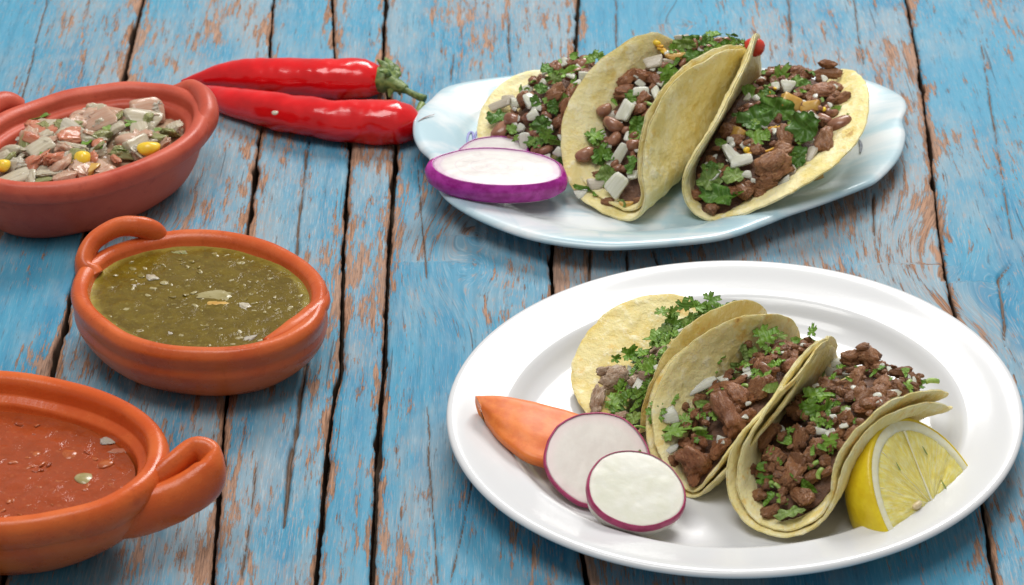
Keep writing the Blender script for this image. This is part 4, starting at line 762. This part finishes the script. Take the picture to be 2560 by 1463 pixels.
# carrot stick
M['carrot'] = mat_simple('carrot', (.68, .150, .020), (.78, .215, .036), 160, .46, .12, .0006, jitter=False, **sss(.3, (1, .4, .1), .003))
co = thing('carrot_stick', (*Q(1300, 1085, .014)[:2], .014), 'orange carrot stick with pointed end on the plate rim', 'carrot')
secs = []
for (x1, y1, x2, y2), zt, hh in (((1183, 986, 1205, 1044), .0285, .0085), ((1236, 985, 1243, 1088), .0285, .0095), ((1300, 994, 1304, 1132), .0275, .0105), ((1370, 1010, 1362, 1152), .0255, .0105), ((1450, 1034, 1430, 1172), .0230, .0105), ((1520, 1062, 1490, 1180), .0205, .009)):
    A, Bb = Q(x1, y1, zt), Q(x2, y2, zt-.0075); mid = A*.42+Bb*.58+np.array([0, -.0005, .0020])
    secs.append([A, A*.6+mid*.4+np.array([0, 0, .0006]), mid, mid*.5+Bb*.5, Bb, Bb+np.array([.0, .004, -hh*.55]), (A+Bb)/2+np.array([0, .004, -hh]), A+np.array([0, .003, -hh*.8])])
S_ = np.array(secs); S_ = np.stack([catmull(S_[:, j], 40) for j in range(S_.shape[1])], 1); S_ = np.stack([catmull(S_[i], 32, True) for i in range(40)], 0)
V = S_.reshape(-1, 3); V = V+(.00022*fbm(V*200, 2, 3))[:, None]*np.array([0, -.4, 1]); F = ringfaces(40, 32); F += [tuple(range(32)), tuple(39*32+i for i in range(32))[::-1]]
part('carrot_body', V, F, M['carrot'], co)

# lemon wedge
M['rind'] = mat_simple('lemon_rind', (.72, .52, .010), (.80, .62, .02), 120, .34, .35, .0008, jitter=False, bscale=520, **sss(.15, (1, .8, .1), .002))
M['pith'] = mat_simple('lemon_pith', (.80, .76, .50), (.84, .82, .62), 300, .5, .2, .0006, jitter=False, **sss(.3, (1, .9, .5), .003))
s = NT('lemon_flesh'); at = s.coord((1, 1, 1), attr='ray'); ves = s.noise(s.n('Mapping', {'Vector': at, 'Scale': (14, 2.2, 1)}).outputs[0], 1, 4, .65, .5); n2 = s.noise(at, 2.5, 3, .6)
cl = s.mix(s.ramp(ves, .35, .68), (.84, .70, .13), (.90, .84, .40)); cl = s.mix(s.ramp(n2, .4, .7, 0, .5), cl, (.70, .58, .13))
M['lflesh'] = s.out(cl, .14, s.bump(ves, .7, .0009), **sss(.5, (1, .8, .3), .006))
e1 = np.array([.0215, .0264, 0]); e2 = np.array([-.0215, .0175, .0315]); cL = Q(2321, 1258, .0145)
LN = np.cross(e1, e2); LN /= np.linalg.norm(LN); LN = LN if LN@(CAM-cL) > 0 else -LN
lm = thing('lemon_wedge', (cL[0], cL[1], .006), 'juicy yellow lemon wedge with a seed on the plate rim', 'lemon')
na, nr = 90, 26; al = np.linspace(0, np.pi, na)
def lem(f, a, h): return cL+f[..., None]*(np.cos(a)[..., None]*e1+np.sin(a)[..., None]*e2)+np.asarray(h)[..., None]*LN
A_, Rr_ = np.meshgrid(al, np.linspace(0, .855, nr), indexing='ij')
seg = np.abs(np.sin((A_-.35)*180/np.pi/52*np.pi/1.0)); dip = .0008*np.clip(seg*3, 0, 1)*np.clip((.855-Rr_)/.05, 0, 1)
V = lem(Rr_, A_, -.0004+dip+.00035*fbm(xyz(A_*9, Rr_*7, 0), 3)); ids = np.arange(na*nr).reshape(na, nr)
F = np.stack([ids[:-1, :-1], ids[:-1, 1:], ids[1:, 1:], ids[1:, :-1]], -1).reshape(-1, 4)
fl = part('flesh', V.reshape(-1, 3), F, M['lflesh'], lm); at = fl.data.attributes.new('ray', 'FLOAT_VECTOR', 'POINT'); at.data.foreach_set('vector', xyz(A_*1.2, Rr_*3, 0*A_).astype(np.float32).ravel())
pf = [(.825, -.0012), (.85, .0002), (.88, .0005), (.92, .0004), (.948, .0001)]
V = np.concatenate([lem(np.full(na, f), al, np.full(na, h)) for f, h in pf]); part('pith', V, ringfaces(len(pf), na, False), M['pith'], lm)
pf = [(.944, .0), (.97, .0), (.995, -.0008), (1.015, -.0030), (1.02, -.0070), (.985, -.0130), (.90, -.0190), (.76, -.0245), (.55, -.0290), (.30, -.0315), (.02, -.0325)]
pf = catmull(pf, 36); V = []
for f, h in pf: V.append(lem(np.full(na, f)*(1+.006*vnoise(xyz(al*4, h*200, 0), 5)), al, np.full(na, h)))
part('rind', np.concatenate(V), ringfaces(len(pf), na, False), M['rind'], lm)
V = [lem(np.array([f]), np.array([a]), np.array([h]))[0] for a in (0, np.pi) for f, h in [(0, -.0004)]+[(q_[0], q_[1]) for q_ in pf]]  # lower cut face
L_ = [lem(np.array([f]), np.array([0.]), np.array([h]))[0] for f, h in [(0, -.0006)]+[tuple(q_) for q_ in pf]]; Rg = [lem(np.array([f]), np.array([np.pi]), np.array([h]))[0] for f, h in [tuple(q_) for q_ in pf][::-1]]
part('lower_cut', L_+Rg, [tuple(range(1, len(L_)+len(Rg)))], M['pith'], lm, smooth=False)
for a, mr in ((.62, .15), (1.28, .55), (1.95, .18), (2.5, .15)):
    V, F = tube([lem(np.array([f]), np.array([a]), np.array([.0004]))[0] for f in (.02, .3, .6, .84)], [.0010*mr, .0006*mr, .0005*mr, .0010*mr], 8, 24, 1, upv=LN); part('membrane', V, F, M['pith'], lm)
M['seed'] = mat_simple('lemon_seed', (.62, .48, .26), (.72, .60, .38), 3, .35, .1, .0003)
p = lem(np.array([.30]), np.array([2.75]), np.array([.0008]))[0]; piece('seed', BEAN[1], M['seed'], lm, p, e1, LN, (.0062, .0038, .003))
for f, a, w in ((.62, .95, .0045), (.60, 1.95, .004), (.35, .25, .006)):
    piece('herb_speck', CHOP[2], M['leaf' if w < .005 else 'leaf_pale'], lm, lem(np.array([f]), np.array([a]), np.array([.0012]))[0], e2, LN, (w, w*.3, w*.3))

# tomato piece behind the taco peak
V0, F0 = ICO3; V = V0*np.array([.0060, .005, .0055])*(1+.1*fbm(V0*1.5, 3)[:, None]); ptm = fold(B3, np.array([.030]), np.array([-.0660]))[0]
d_ = FW+(1886-1280)/FPX*np.array([1, 0, 0])+(731.5-118)/FPX*UP; d_ = d_/np.linalg.norm(d_); dep_ = ((ptm-CAM)@FW+.008)/(d_@FW); pos_ = CAM+d_*dep_
tm.location = Vector(pos_-np.array([0, 0, .006])); part('tomato_body', V+pos_, F0, M['tomato'], tm)
